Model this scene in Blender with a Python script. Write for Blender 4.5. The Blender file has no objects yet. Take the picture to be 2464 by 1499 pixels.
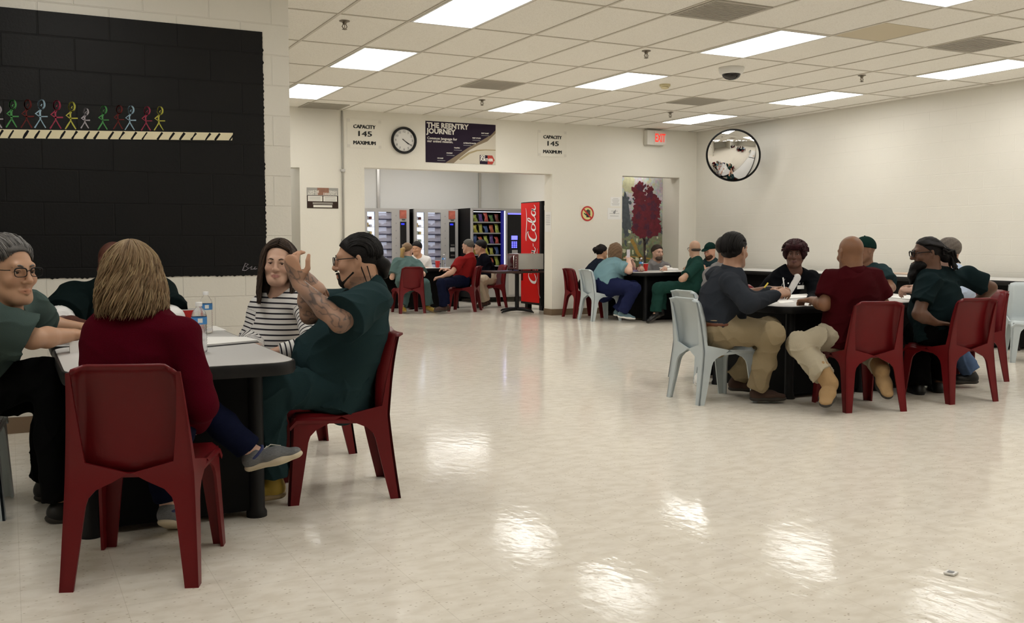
import bpy, bmesh, math, random
import numpy as np
from mathutils import Vector, Matrix
random.seed(7)
rng = np.random.default_rng(7)
C = bpy.context.scene.collection
PI = math.pi
# ------------------------------------------------------------------ camera model (pixels of the 2464 x 1499 frame)
H, CAMZ, FPX, YAW, PITCH = 3.063, 1.18, 2367.0, 0.4727, -0.0707
_cy, _sy, _cp, _sp = math.cos(YAW), math.sin(YAW), math.cos(PITCH), math.sin(PITCH)
CF = np.array([_sy*_cp, _cy*_cp, _sp]); CR = np.array([_cy, -_sy, 0.0]); CU = np.cross(CR, CF)
CAM = np.array([0, 0, CAMZ])
def ray(px, py): return CF + CR*(px-1232)/FPX - CU*(py-749.5)/FPX
def K(px, py, c): return CAM + ray(px, py)*c                      # point at depth c
def onz(px, py, z): d = ray(px, py); return CAM + d*((z-CAMZ)/d[2])
def ony(px, py, y): d = ray(px, py); return CAM + d*(y/d[1])
def onx(px, py, x): d = ray(px, py); return CAM + d*(x/d[0])
def depth(p): return float(np.dot(np.array(p, float)-CAM, CF))

# ------------------------------------------------------------------ materials
def new_mat(name):
    m = bpy.data.materials.new(name); m.use_nodes = True
    nt = m.node_tree; b = nt.nodes['Principled BSDF']
    return m, nt, b
def N(nt, t, **kw):
    n = nt.nodes.new(t)
    for k, v in kw.items():
        if k.startswith('_'): setattr(n, k[1:], v)
        else:
            n.inputs[k.replace('__', ' ')].default_value = v
    return n
def mat(name, col, rough=.5, metal=0, spec=.5, bump=0, bscale=60, coat=0, var=0, vscale=8, trans=0, ior=1.45, emit=None, estr=0, sheen=0, alpha=1, stretch=None):
    m, nt, b = new_mat(name)
    c = (*col, 1) if len(col) == 3 else col
    b.inputs['Base Color'].default_value = c
    b.inputs['Roughness'].default_value = rough; b.inputs['Metallic'].default_value = metal
    b.inputs['Specular IOR Level'].default_value = spec; b.inputs['Coat Weight'].default_value = coat
    b.inputs['Transmission Weight'].default_value = trans; b.inputs['IOR'].default_value = ior
    b.inputs['Sheen Weight'].default_value = sheen; b.inputs['Alpha'].default_value = alpha
    if emit: b.inputs['Emission Color'].default_value = (*emit, 1); b.inputs['Emission Strength'].default_value = estr
    if bump or var:
        tc = N(nt, 'ShaderNodeTexCoord'); src = tc.outputs['Object']
        if stretch:
            mp = N(nt, 'ShaderNodeMapping', Scale=stretch); nt.links.new(src, mp.inputs['Vector']); src = mp.outputs['Vector']
    if bump:
        n = N(nt, 'ShaderNodeTexNoise', Scale=bscale, Detail=4.0); nt.links.new(src, n.inputs['Vector'])
        bp = N(nt, 'ShaderNodeBump', Strength=bump, Distance=.01)
        nt.links.new(n.outputs['Fac'], bp.inputs['Height']); nt.links.new(bp.outputs['Normal'], b.inputs['Normal'])
    if var:
        n2 = N(nt, 'ShaderNodeTexNoise', Scale=vscale, Detail=3.0); nt.links.new(src, n2.inputs['Vector'])
        mx = N(nt, 'ShaderNodeMix', _data_type='RGBA'); mx.inputs[6].default_value = tuple(x*(1-var) for x in c[:3])+(1,); mx.inputs[7].default_value = tuple(min(1, x*(1+var)) for x in c[:3])+(1,)
        nt.links.new(n2.outputs['Fac'], mx.inputs[0]); nt.links.new(mx.outputs[2], b.inputs['Base Color'])
    return m
def attr_mat(name, rough=.5, spec=.4, bump=0, bscale=60, sss=0, sheen=0, coat=0):
    m, nt, b = new_mat(name)
    a = N(nt, 'ShaderNodeAttribute', _attribute_name='Col'); nt.links.new(a.outputs['Color'], b.inputs['Base Color'])
    b.inputs['Roughness'].default_value = rough; b.inputs['Specular IOR Level'].default_value = spec; b.inputs['Sheen Weight'].default_value = sheen
    b.inputs['Coat Weight'].default_value = coat
    if sss: b.inputs['Subsurface Weight'].default_value = sss; b.inputs['Subsurface Scale'].default_value = .01; b.inputs['Subsurface Radius'].default_value = (1, .35, .2)
    if bump:
        tc = N(nt, 'ShaderNodeTexCoord'); n = N(nt, 'ShaderNodeTexNoise', Scale=bscale, Detail=4.0); nt.links.new(tc.outputs['Object'], n.inputs['Vector'])
        bp = N(nt, 'ShaderNodeBump', Strength=bump, Distance=.01); nt.links.new(n.outputs['Fac'], bp.inputs['Height']); nt.links.new(bp.outputs['Normal'], b.inputs['Normal'])
    return m
def block_mat(name, col, axis, rough=.4, grain=.25, joint=.6):
    """painted concrete block: axis 'x' = wall running along X, 'y' = along Y"""
    m, nt, b = new_mat(name)
    g = N(nt, 'ShaderNodeNewGeometry'); s = N(nt, 'ShaderNodeSeparateXYZ'); nt.links.new(g.outputs['Position'], s.inputs[0])
    cb = N(nt, 'ShaderNodeCombineXYZ'); nt.links.new(s.outputs['X' if axis == 'x' else 'Y'], cb.inputs[0]); nt.links.new(s.outputs['Z'], cb.inputs[1])
    br = N(nt, 'ShaderNodeTexBrick', Scale=1.0); br.inputs['Brick Width'].default_value = .4064; br.inputs['Row Height'].default_value = .2032
    br.inputs['Mortar Size'].default_value = .005; br.inputs['Mortar Smooth'].default_value = .6
    nt.links.new(cb.outputs[0], br.inputs['Vector'])
    n = N(nt, 'ShaderNodeTexNoise', Scale=70.0, Detail=5.0); nt.links.new(g.outputs['Position'], n.inputs['Vector'])
    b1 = N(nt, 'ShaderNodeBump', Strength=grain, Distance=.004); nt.links.new(n.outputs['Fac'], b1.inputs['Height'])
    b2 = N(nt, 'ShaderNodeBump', Strength=joint, Distance=.008, _invert=True); nt.links.new(br.outputs['Fac'], b2.inputs['Height']); nt.links.new(b1.outputs['Normal'], b2.inputs['Normal'])
    nt.links.new(b2.outputs['Normal'], b.inputs['Normal'])
    n2 = N(nt, 'ShaderNodeTexNoise', Scale=1.3, Detail=3.0); nt.links.new(g.outputs['Position'], n2.inputs['Vector'])
    mx = N(nt, 'ShaderNodeMix', _data_type='RGBA'); mx.inputs[6].default_value = tuple(x*.95 for x in col)+(1,); mx.inputs[7].default_value = tuple(min(1, x*1.04) for x in col)+(1,)
    nt.links.new(n2.outputs['Fac'], mx.inputs[0]); nt.links.new(mx.outputs[2], b.inputs['Base Color'])
    b.inputs['Roughness'].default_value = rough
    return m
def floor_mat():
    m, nt, b = new_mat('vinyl_tile')
    g = N(nt, 'ShaderNodeNewGeometry')
    br = N(nt, 'ShaderNodeTexBrick', Scale=1.0, _offset=0.0); br.inputs['Brick Width'].default_value = .3048; br.inputs['Row Height'].default_value = .3048
    br.inputs['Mortar Size'].default_value = .0012; br.inputs['Mortar Smooth'].default_value = .2
    br.inputs['Color1'].default_value = (.725, .68, .60, 1); br.inputs['Color2'].default_value = (.74, .695, .61, 1); br.inputs['Mortar'].default_value = (.62, .575, .495, 1)
    nt.links.new(g.outputs['Position'], br.inputs['Vector'])
    # cloudy streaks and flecks
    mp = N(nt, 'ShaderNodeMapping', Scale=(10, 17, 1)); nt.links.new(g.outputs['Position'], mp.inputs['Vector'])
    n = N(nt, 'ShaderNodeTexNoise', Scale=1.0, Detail=5.0); nt.links.new(mp.outputs['Vector'], n.inputs['Vector'])
    r = N(nt, 'ShaderNodeValToRGB'); r.color_ramp.elements[0].position = .36; r.color_ramp.elements[1].position = .60
    r.color_ramp.elements[0].color = (.93, .915, .89, 1); r.color_ramp.elements[1].color = (1.03, 1.03, 1.03, 1)
    nt.links.new(n.outputs['Fac'], r.inputs[0])
    mu = N(nt, 'ShaderNodeMix', _data_type='RGBA', _blend_type='MULTIPLY'); mu.inputs[0].default_value = 1
    nt.links.new(br.outputs['Color'], mu.inputs[6]); nt.links.new(r.outputs['Color'], mu.inputs[7])
    mp2 = N(nt, 'ShaderNodeMapping', Scale=(30, 55, 1), Rotation=(0, 0, .5)); nt.links.new(g.outputs['Position'], mp2.inputs['Vector'])
    v = N(nt, 'ShaderNodeTexVoronoi', Scale=1.0); nt.links.new(mp2.outputs['Vector'], v.inputs['Vector'])
    r2 = N(nt, 'ShaderNodeValToRGB'); r2.color_ramp.elements[0].position = .09; r2.color_ramp.elements[1].position = .17
    r2.color_ramp.elements[0].color = (.50, .44, .37, 1); r2.color_ramp.elements[1].color = (1, 1, 1, 1)
    nt.links.new(v.outputs['Distance'], r2.inputs[0])
    mu2 = N(nt, 'ShaderNodeMix', _data_type='RGBA', _blend_type='MULTIPLY'); mu2.inputs[0].default_value = .75
    nt.links.new(mu.outputs[2], mu2.inputs[6]); nt.links.new(r2.outputs['Color'], mu2.inputs[7])
    nt.links.new(mu2.outputs[2], b.inputs['Base Color'])
    # uneven wax
    n3 = N(nt, 'ShaderNodeTexNoise', Scale=1.1, Detail=4.0); nt.links.new(g.outputs['Position'], n3.inputs['Vector'])
    mr = N(nt, 'ShaderNodeMapRange'); mr.inputs['From Min'].default_value = .35; mr.inputs['From Max'].default_value = .65; mr.inputs['To Min'].default_value = .055; mr.inputs['To Max'].default_value = .13
    nt.links.new(n3.outputs['Fac'], mr.inputs['Value']); nt.links.new(mr.outputs[0], b.inputs['Roughness'])
    mp4 = N(nt, 'ShaderNodeMapping', Scale=(17, 11, 1)); nt.links.new(g.outputs['Position'], mp4.inputs['Vector'])
    n4 = N(nt, 'ShaderNodeTexNoise', Scale=1.0, Detail=3.0); nt.links.new(mp4.outputs['Vector'], n4.inputs['Vector'])
    bp = N(nt, 'ShaderNodeBump', Strength=.30, Distance=.004); nt.links.new(n4.outputs['Fac'], bp.inputs['Height'])
    nt.links.new(bp.outputs['Normal'], b.inputs['Normal'])
    b.inputs['Specular IOR Level'].default_value = .055
    return m
def ceil_mat():
    m, nt, b = new_mat('ceiling_tile')
    g = N(nt, 'ShaderNodeNewGeometry'); n = N(nt, 'ShaderNodeTexNoise', Scale=90.0, Detail=5.0); nt.links.new(g.outputs['Position'], n.inputs['Vector'])
    n2 = N(nt, 'ShaderNodeTexNoise', Scale=.8, Detail=2.0); nt.links.new(g.outputs['Position'], n2.inputs['Vector'])
    r = N(nt, 'ShaderNodeValToRGB'); r.color_ramp.elements[0].position = .34; r.color_ramp.elements[1].position = .5
    r.color_ramp.elements[0].color = (.82, .79, .72, 1); r.color_ramp.elements[1].color = (.92, .895, .83, 1)
    nt.links.new(n.outputs['Fac'], r.inputs[0]); nt.links.new(r.outputs['Color'], b.inputs['Base Color'])
    bp = N(nt, 'ShaderNodeBump', Strength=.3, Distance=.004); nt.links.new(n.outputs['Fac'], bp.inputs['Height']); nt.links.new(bp.outputs['Normal'], b.inputs['Normal'])
    b.inputs['Roughness'].default_value = .9
    return m
def stripe_mat(name, base, dark, period, duty):
    m, nt, b = new_mat(name)
    a = N(nt, 'ShaderNodeAttribute', _attribute_name='S')
    md = N(nt, 'ShaderNodeMath', _operation='DIVIDE'); nt.links.new(a.outputs['Fac'], md.inputs[0]); md.inputs[1].default_value = period
    fr = N(nt, 'ShaderNodeMath', _operation='FRACT'); nt.links.new(md.outputs[0], fr.inputs[0])
    lt = N(nt, 'ShaderNodeMath', _operation='LESS_THAN'); nt.links.new(fr.outputs[0], lt.inputs[0]); lt.inputs[1].default_value = duty
    mx = N(nt, 'ShaderNodeMix', _data_type='RGBA'); mx.inputs[6].default_value = (*base, 1); mx.inputs[7].default_value = (*dark, 1)
    nt.links.new(lt.outputs[0], mx.inputs[0]); nt.links.new(mx.outputs[2], b.inputs['Base Color'])
    b.inputs['Roughness'].default_value = .85; b.inputs['Specular IOR Level'].default_value = .2
    return m
def emit_mat(name, col, s):
    m, nt, b = new_mat(name)
    b.inputs['Base Color'].default_value = (*col, 1); b.inputs['Emission Color'].default_value = (*col, 1); b.inputs['Emission Strength'].default_value = s
    return m
M = {}

# ------------------------------------------------------------------ mesh building
class MB:
    def __init__(s): s.v = []; s.f = []; s.m = []
    def add(s, vs, fs, mi=0):
        b = len(s.v); s.v.extend([tuple(map(float, v)) for v in vs]); s.f.extend([tuple(b+i for i in f) for f in fs]); s.m.extend([mi]*len(fs)); return s
    def box(s, x0, x1, y0, y1, z0, z1, mi=0, T=None):
        vs = [(x, y, z) for x in (x0, x1) for y in (y0, y1) for z in (z0, z1)]
        if T is not None: vs = [tuple(T @ Vector(v)) for v in vs]
        return s.add(vs, [(0, 1, 3, 2), (4, 6, 7, 5), (0, 4, 5, 1), (2, 3, 7, 6), (0, 2, 6, 4), (1, 5, 7, 3)], mi)
    def rbox(s, x0, x1, y0, y1, z0, z1, r=.01, mi=0):
        """box with rounded vertical edges and a small chamfer on top and bottom"""
        pts = rrect(x0, x1, y0, y1, max(r, .001), 4); k = min(r, (z1-z0)/2)*.6
        inn = rrect(x0+k, x1-k, y0+k, y1-k, max(r-k, .0005), 4)
        return s.loft([[(x, y, z0) for x, y in inn], [(x, y, z0+k) for x, y in pts], [(x, y, z1-k) for x, y in pts], [(x, y, z1) for x, y in inn]], mi)
    def loft(s, rings, mi=0, closed=True, caps=True):
        n = len(rings[0]); vs = [p for r in rings for p in r]; fs = []
        for i in range(len(rings)-1):
            for j in range(n if closed else n-1):
                a, b = i*n+j, i*n+(j+1) % n
                fs.append((a, b, b+n, a+n))
        if caps and closed:
            fs.append(tuple(range(n))[::-1]); fs.append(tuple((len(rings)-1)*n+j for j in range(n)))
        return s.add(vs, fs, mi)
    def prism(s, pts, z0, z1, mi=0, T=None):
        a = [(x, y, z0) for x, y in pts]; b = [(x, y, z1) for x, y in pts]
        if T is not None: a = [tuple(T @ Vector(v)) for v in a]; b = [tuple(T @ Vector(v)) for v in b]
        return s.loft([a, b], mi)
    def lathe(s, prof, seg=24, T=None, mi=0, caps=True):
        rings = [[(r*math.cos(2*PI*k/seg), r*math.sin(2*PI*k/seg), z) for k in range(seg)] for r, z in prof]
        if T is not None: rings = [[tuple(T @ Vector(p)) for p in r] for r in rings]
        return s.loft(rings, mi, True, caps)
    def tube(s, pts, rad, seg=8, mi=0, closed=False):
        pts = [Vector(p) for p in pts]; n = len(pts); rings = []
        up = None
        for i, p in enumerate(pts):
            t = (pts[(i+1) % n]-pts[i-1]) if closed else (pts[min(i+1, n-1)]-pts[max(i-1, 0)])
            t = t.normalized() if t.length > 1e-9 else Vector((0, 0, 1))
            if up is None: up = Vector((0, 0, 1)) if abs(t.z) < .9 else Vector((1, 0, 0))
            x = t.cross(up).normalized() if t.cross(up).length > 1e-6 else t.orthogonal().normalized(); y = x.cross(t).normalized(); up = y
            r = rad[i] if hasattr(rad, '__len__') else rad
            rings.append([tuple(p+x*(r*math.cos(2*PI*k/seg))+y*(r*math.sin(2*PI*k/seg))) for k in range(seg)])
        if closed: return s.loft(rings+[rings[0]], mi, True, False)
        return s.loft(rings, mi)
    def build(s, name, m, parent=None, loc=None, smooth=None, rotz=0, fix=True):
        me = bpy.data.meshes.new(name); me.from_pydata(s.v, [], s.f)
        mats = m if isinstance(m, (list, tuple)) else [m]
        for x in mats: me.materials.append(x)
        if len(mats) > 1: me.polygons.foreach_set('material_index', s.m)
        if fix:
            b = bmesh.new(); b.from_mesh(me); bmesh.ops.recalc_face_normals(b, faces=b.faces); b.to_mesh(me); b.free()
        if smooth is not None:
            me.polygons.foreach_set('use_smooth', [True]*len(me.polygons))
            if smooth < 180: me.set_sharp_from_angle(angle=math.radians(smooth))
        o = bpy.data.objects.new(name, me); C.objects.link(o)
        if parent is not None: o.parent = parent
        if loc is not None: o.location = loc
        if rotz: o.rotation_euler = (0, 0, rotz)
        return o
def rrect(x0, x1, y0, y1, r, n=5):
    out = []
    for cx, cy, a in ((x1-r, y1-r, 0), (x0+r, y1-r, 90), (x0+r, y0+r, 180), (x1-r, y0+r, 270)):
        for k in range(n+1):
            t = math.radians(a+90*k/n); out.append((cx+r*math.cos(t), cy+r*math.sin(t)))
    return out
def tag(o, label, cat, group=None, kind=None):
    o['label'] = label; o['category'] = cat
    if group: o['group'] = group
    if kind: o['kind'] = kind
    return o
def struct(o): o['kind'] = 'structure'; return o
def thing(name, label, cat, loc=(0, 0, 0), rotz=0, group=None):
    o = bpy.data.objects.new(name, None); C.objects.link(o); o.location = loc; o.rotation_euler = (0, 0, rotz); o.empty_display_size = .1
    return tag(o, label, cat, group)
def dup(root, loc=None, rotz=None, label=None):
    def cp(o, par):
        c = o.copy(); C.objects.link(c)
        if par is not None: c.parent = par; c.matrix_parent_inverse = o.matrix_parent_inverse.copy()
        for ch in list(o.children): cp(ch, c)
        return c
    r = cp(root, None)
    if loc is not None: r.location = loc
    if rotz is not None: r.rotation_euler = (0, 0, rotz)
    if label: r['label'] = label
    return r
def text(s, size, m, name, parent, T, width=None, align='LEFT', bold=0, depth=.0008, fat=0):
    """lettering as a mesh; local x right, y up, placed by matrix T"""
    cu = bpy.data.curves.new('t', 'FONT'); cu.body = s; cu.size = size; cu.align_x = align; cu.offset = bold; cu.extrude = depth; cu.resolution_u = 2
    cu.space_line = .82
    o = bpy.data.objects.new('t', cu); C.objects.link(o)
    bpy.context.view_layer.update()
    me = bpy.data.meshes.new_from_object(o.evaluated_get(bpy.context.evaluated_depsgraph_get())); bpy.data.objects.remove(o); bpy.data.curves.remove(cu)
    if width:
        xs = [v.co.x for v in me.vertices]; w = max(xs)-min(xs); k = width/w if w else 1
        for v in me.vertices: v.co.x *= k
    if fat:
        b = bmesh.new(); b.from_mesh(me)
        for k in (-1, 1):
            g = bmesh.ops.duplicate(b, geom=b.verts[:len(me.vertices)]+b.edges[:len(me.edges)]+b.faces[:len(me.polygons)])
            bmesh.ops.translate(b, verts=[e for e in g['geom'] if isinstance(e, bmesh.types.BMVert)], vec=(k*fat, k*fat*.4, k*.0001)); b.verts.ensure_lookup_table(); b.edges.ensure_lookup_table(); b.faces.ensure_lookup_table()
        b.to_mesh(me); b.free()
    me.transform(T); me.materials.clear(); me.materials.append(m); me.name = name
    r = bpy.data.objects.new(name, me); C.objects.link(r)
    if parent is not None: r.parent = parent
    return r
def wallT(x, y, z): return Matrix(((1, 0, 0, x), (0, 0, -1, y), (0, 1, 0, z), (0, 0, 0, 1)))   # text facing -Y
def rowsdown(n): return range(n)
# ------------------------------------------------------------------ implicit surfaces -> one smooth continuous mesh
def A(p): return np.array(p, float)
def nrm(v): v = A(v); return v/(np.linalg.norm(v)+1e-12)
def lerp(a, b, t): return A(a)*(1-t)+A(b)*t
class RC:                                                    # tapered capsule; cuts = [(point, outward normal)]
    def __init__(s, a, b, ra, rb=None, k=.02, cuts=None, sub=False, S=None):
        s.a, s.b, s.ra, s.rb = A(a), A(b), ra, ra if rb is None else rb; s.k = k; s.cuts = cuts; s.sub = sub; s.S = S
        r = max(s.ra, s.rb); s.lo = np.minimum(s.a, s.b)-r; s.hi = np.maximum(s.a, s.b)+r
    def t(s, P): ba = s.b-s.a; return np.clip(((P-s.a)@ba)/(ba@ba+1e-12), 0, 1)
    def d0(s, P):
        h = s.t(P); v = P-s.a-h[:, None]*(s.b-s.a)
        return np.sqrt((v*v).sum(1))-(s.ra+(s.rb-s.ra)*h)
    def d(s, P):
        r = s.d0(P)
        if s.cuts:
            for p, n in s.cuts: r = np.maximum(r, (P-p)@n)
        return r
class FC(RC):                                                # tapered capsule with a flattened cross-section: wa/wb across, da/db along fw
    def __init__(s, a, b, wa, da, wb, db, fw, k=.03, cuts=None, sub=False, S=None):
        RC.__init__(s, a, b, max(wa, da), max(wb, db), k, cuts, sub, S); s.q = (wa, da, wb, db); s.fw = nrm(fw)
    def d0(s, P):
        wa, da, wb, db = s.q; h = s.t(P); v = P-s.a-h[:, None]*(s.b-s.a)
        f = v@s.fw; p2 = np.maximum((v*v).sum(1)-f*f, 0); w = wa+(wb-wa)*h; d = da+(db-da)*h
        L = np.sqrt(p2/w**2+f*f/d**2); G = np.sqrt(p2/w**4+f*f/d**4)+1e-9
        return np.where(L < .3, (L-1)*np.minimum(w, d), L*(L-1)/G)
class EL(RC):                                                # ellipsoid with axes (columns of R)
    def __init__(s, c, rad, R=None, k=.02, cuts=None, sub=False, S=None):
        s.c = A(c); s.r = A(rad); s.R = np.eye(3) if R is None else R; s.k = k; s.cuts = cuts; s.sub = sub; s.S = S
        e = np.abs(s.R)@s.r; s.lo = s.c-e; s.hi = s.c+e
    def d0(s, P):
        q = (P-s.c)@s.R; k0 = np.sqrt(((q/s.r)**2).sum(1)); k1 = np.sqrt(((q/s.r**2)**2).sum(1))+1e-9
        return np.where(k0 < .25, (k0-1)*s.r.min(), k0*(k0-1)/k1)
def vnoise(P, f, seed=0):
    r = np.random.default_rng(seed+11); out = np.zeros(len(P))
    for i in range(5):
        w = r.normal(size=3); w *= f*(1+.5*i)/np.linalg.norm(w); out += np.sin(P@w+r.uniform(0, 6.28)+.9*out)/(1+.4*i)
    return out/2.2
def eval_sdf(prims, P, noise=None):
    D = None
    for s in prims:
        d = s.d(P)
        if D is None: D = d if not s.sub else np.full(len(P), 1.0)
        if s.sub:
            h = np.clip(.5-.5*(D+d)/s.k, 0, 1); D = D+(-d-D)*h+s.k*h*(1-h)
        elif D is not d:
            h = np.clip(.5+.5*(D-d)/s.k, 0, 1); D = D+(d-D)*h-s.k*h*(1-h)
    return D
def sdf_mesh(prims, h, post=None, mask=None, B=12):
    """surface nets over the union of prims. post(P, D) may displace / intersect. returns verts, quads"""
    adds = [p for p in prims if not p.sub]
    m = max(p.k for p in prims)*.5+3*h
    lo = np.min([p.lo for p in adds], 0)-m; hi = np.max([p.hi for p in adds], 0)+m
    n = np.ceil((hi-lo)/h).astype(int)+2; nb = np.ceil(n/B).astype(int); n = nb*B
    D = np.full(tuple(n), 1.0, np.float32)
    hit = {}
    for i, p in enumerate(prims):
        a = np.maximum(((p.lo-m-lo)/h/B).astype(int), 0); b = np.minimum(((p.hi+m-lo)/h/B).astype(int), nb-1)
        for x in range(a[0], b[0]+1):
            for y in range(a[1], b[1]+1):
                for z in range(a[2], b[2]+1): hit.setdefault((x, y, z), []).append(i)
    g = np.arange(B); gx, gy, gz = np.meshgrid(g, g, g, indexing='ij'); off = np.stack([gx.ravel(), gy.ravel(), gz.ravel()], 1)
    rad = B*h*.87
    for key, ids in hit.items():
        ps = [prims[i] for i in ids]
        if all(p.sub for p in ps): continue
        base = np.array(key)*B
        c = lo+(base+(B-1)/2)*h
        dc = np.array([p.d(c[None])[0] for p in ps if not p.sub])
        if dc.min() > rad*1.6+m: continue
        P = lo+(off+base)*h
        d = eval_sdf(ps, P)
        if post is not None: d = post(P, d)
        D[base[0]:base[0]+B, base[1]:base[1]+B, base[2]:base[2]+B] = d.reshape(B, B, B)
    D[0] = D[-1] = 1; D[:, 0] = D[:, -1] = 1; D[:, :, 0] = D[:, :, -1] = 1
    neg = D < 0
    cs = [(i, j, k) for i in (0, 1) for j in (0, 1) for k in (0, 1)]
    sh = lambda V, c: V[c[0]:V.shape[0]-1+c[0], c[1]:V.shape[1]-1+c[1], c[2]:V.shape[2]-1+c[2]]
    cnt = sum(sh(neg, c).astype(np.int8) for c in cs)
    act = np.argwhere((cnt > 0) & (cnt < 8))
    if len(act) == 0: return np.zeros((0, 3)), np.zeros((0, 4), int)
    val = {c: D[act[:, 0]+c[0], act[:, 1]+c[1], act[:, 2]+c[2]] for c in cs}
    acc = np.zeros((len(act), 3)); w = np.zeros(len(act))
    for c in cs:
        for ax in range(3):
            if c[ax]: continue
            e = list(c); e[ax] = 1; e = tuple(e)
            v0, v1 = val[c], val[e]; x = (v0 < 0) != (v1 < 0)
            t = np.clip(v0/np.where(np.abs(v0-v1) < 1e-9, 1e-9, v0-v1), 0, 1)
            p = np.tile(np.array(c, float), (len(act), 1)); p[:, ax] = t
            acc[x] += p[x]; w[x] += 1
    V = lo+(act+acc/w[:, None])*h
    idx = np.full(tuple(np.array(D.shape)-1), -1, np.int32); idx[act[:, 0], act[:, 1], act[:, 2]] = np.arange(len(act))
    Q = []
    for ax in range(3):
        o1, o2 = [(1, 2), (2, 0), (0, 1)][ax]
        a = neg.take(range(0, D.shape[ax]-1), ax); b = neg.take(range(1, D.shape[ax]), ax)
        e = np.argwhere(a != b)
        e = e[(e[:, o1] > 0) & (e[:, o2] > 0) & (e[:, o1] < D.shape[o1]-1) & (e[:, o2] < D.shape[o2]-1)]
        s = a[e[:, 0], e[:, 1], e[:, 2]]
        def at(d1, d2):
            q = e.copy(); q[:, o1] -= d1; q[:, o2] -= d2; return idx[q[:, 0], q[:, 1], q[:, 2]]
        q = np.stack([at(1, 1), at(0, 1), at(0, 0), at(1, 0)], 1)
        q[~s] = q[~s][:, ::-1]
        Q.append(q)
    Q = np.concatenate(Q); Q = Q[(Q >= 0).all(1)]
    return V, Q
def np_mesh(name, V, Q, m, parent=None, col=None, S=None, org=None, smooth=True):
    me = bpy.data.meshes.new(name)
    if org is not None: V = V-A(org)
    n, q = len(V), len(Q)
    me.vertices.add(n); me.vertices.foreach_set('co', V.astype(np.float32).ravel())
    me.loops.add(q*4); me.loops.foreach_set('vertex_index', Q.astype(np.int32).ravel())
    me.polygons.add(q); me.polygons.foreach_set('loop_start', np.arange(0, q*4, 4, dtype=np.int32))
    me.update(calc_edges=True); me.validate()
    me.polygons.foreach_set('use_smooth', [smooth]*len(me.polygons))
    if col is not None:
        a = me.color_attributes.new('Col', 'FLOAT_COLOR', 'POINT'); a.data.foreach_set('color', np.concatenate([col, np.ones((n, 1))], 1).astype(np.float32).ravel())
    if S is not None:
        a = me.attributes.new('S', 'FLOAT', 'POINT'); a.data.foreach_set('value', S.astype(np.float32))
    me.materials.append(m)
    o = bpy.data.objects.new(name, me); C.objects.link(o)
    if parent is not None: o.parent = parent
    return o

# ------------------------------------------------------------------ people
class Hd: pass
def basis(look, up=(0, 0, 1), roll=0):
    y = nrm(look); x = nrm(np.cross(y, up)); z = np.cross(x, y)
    if roll: c, s = math.cos(roll), math.sin(roll); x, z = x*c+z*s, z*c-x*s
    return np.stack([x, y, z], 1)                             # columns right, forward, up
def camv(a, b, c=0): return nrm(CR*a+nrm([CF[0], CF[1], 0])*b+A([0, 0, 1])*c)   # picture right, away from camera, up
def ik(a, b, l1, l2, pole):
    a, b = A(a), A(b); d = b-a; L = np.linalg.norm(d); u = d/(L+1e-9)
    Lc = min(L, (l1+l2)*.998); x = (l1*l1-l2*l2+Lc*Lc)/(2*Lc); hgt = math.sqrt(max(l1*l1-x*x, 0))
    p = A(pole)-u*(A(pole)@u); p = nrm(p)
    return a+u*(x*L/Lc)+p*hgt
def hand_prims(w, d, nb, thumb, s=1.0, curl=(.35, .5, .4), spread=.05, tcurl=.5):
    """w wrist, d finger direction, nb back-of-hand normal, thumb: unit side of the thumb"""
    d = nrm(d); nb = nrm(A(nb)-d*(A(nb)@d)); t = nrm(np.cross(nb, d)); t = t if t@A(thumb) > 0 else -t
    P = lambda x, y, z: A(w)+(d*x+t*y+nb*z)*s
    out = [FC(P(.0, 0, 0), P(.03, .0, 0), .026*s, .019*s, .034*s, .016*s, nb, .012), FC(P(.03, 0, 0), P(.082, 0, .002), .034*s, .0155*s, .040*s, .013*s, nb, .012)]
    for y, ln, sc in ((.029, .070, 1), (.0095, .078, 1.03), (-.010, .072, .98), (-.029, .056, .88)):
        p = P(.085, y, .001); ang = 0; dirs = y*spread/.03
        for j, (f, r0, r1) in enumerate(((.45, .0092, .0086), (.31, .0084, .0078), (.24, .0076, .0062))):
            ang += curl[j]*(1+.12*(.03-y)/.06)
            v = d*math.cos(ang)+t*(dirs*.6)-nb*math.sin(ang)
            q = p+nrm(v)*ln*f*s; out.append(RC(p, q, r0*sc*s, r1*sc*s, .003)); p = q
    p = P(.022, .026, -.004); v = nrm(d*.62+t*.72-nb*.35)
    q = p+v*.042*s; out.append(RC(p, q, .0135*s, .011*s, .010)); v2 = nrm(d*(.8+.2*tcurl)+t*(.5-.5*tcurl)-nb*.3*tcurl)
    r = q+v2*.03*s; out.append(RC(q, r, .0105*s, .0095*s, .003)); out.append(RC(r, r+nrm(v2-nb*.25)*.022*s, .0093*s, .0072*s, .003))
    return out
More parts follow.
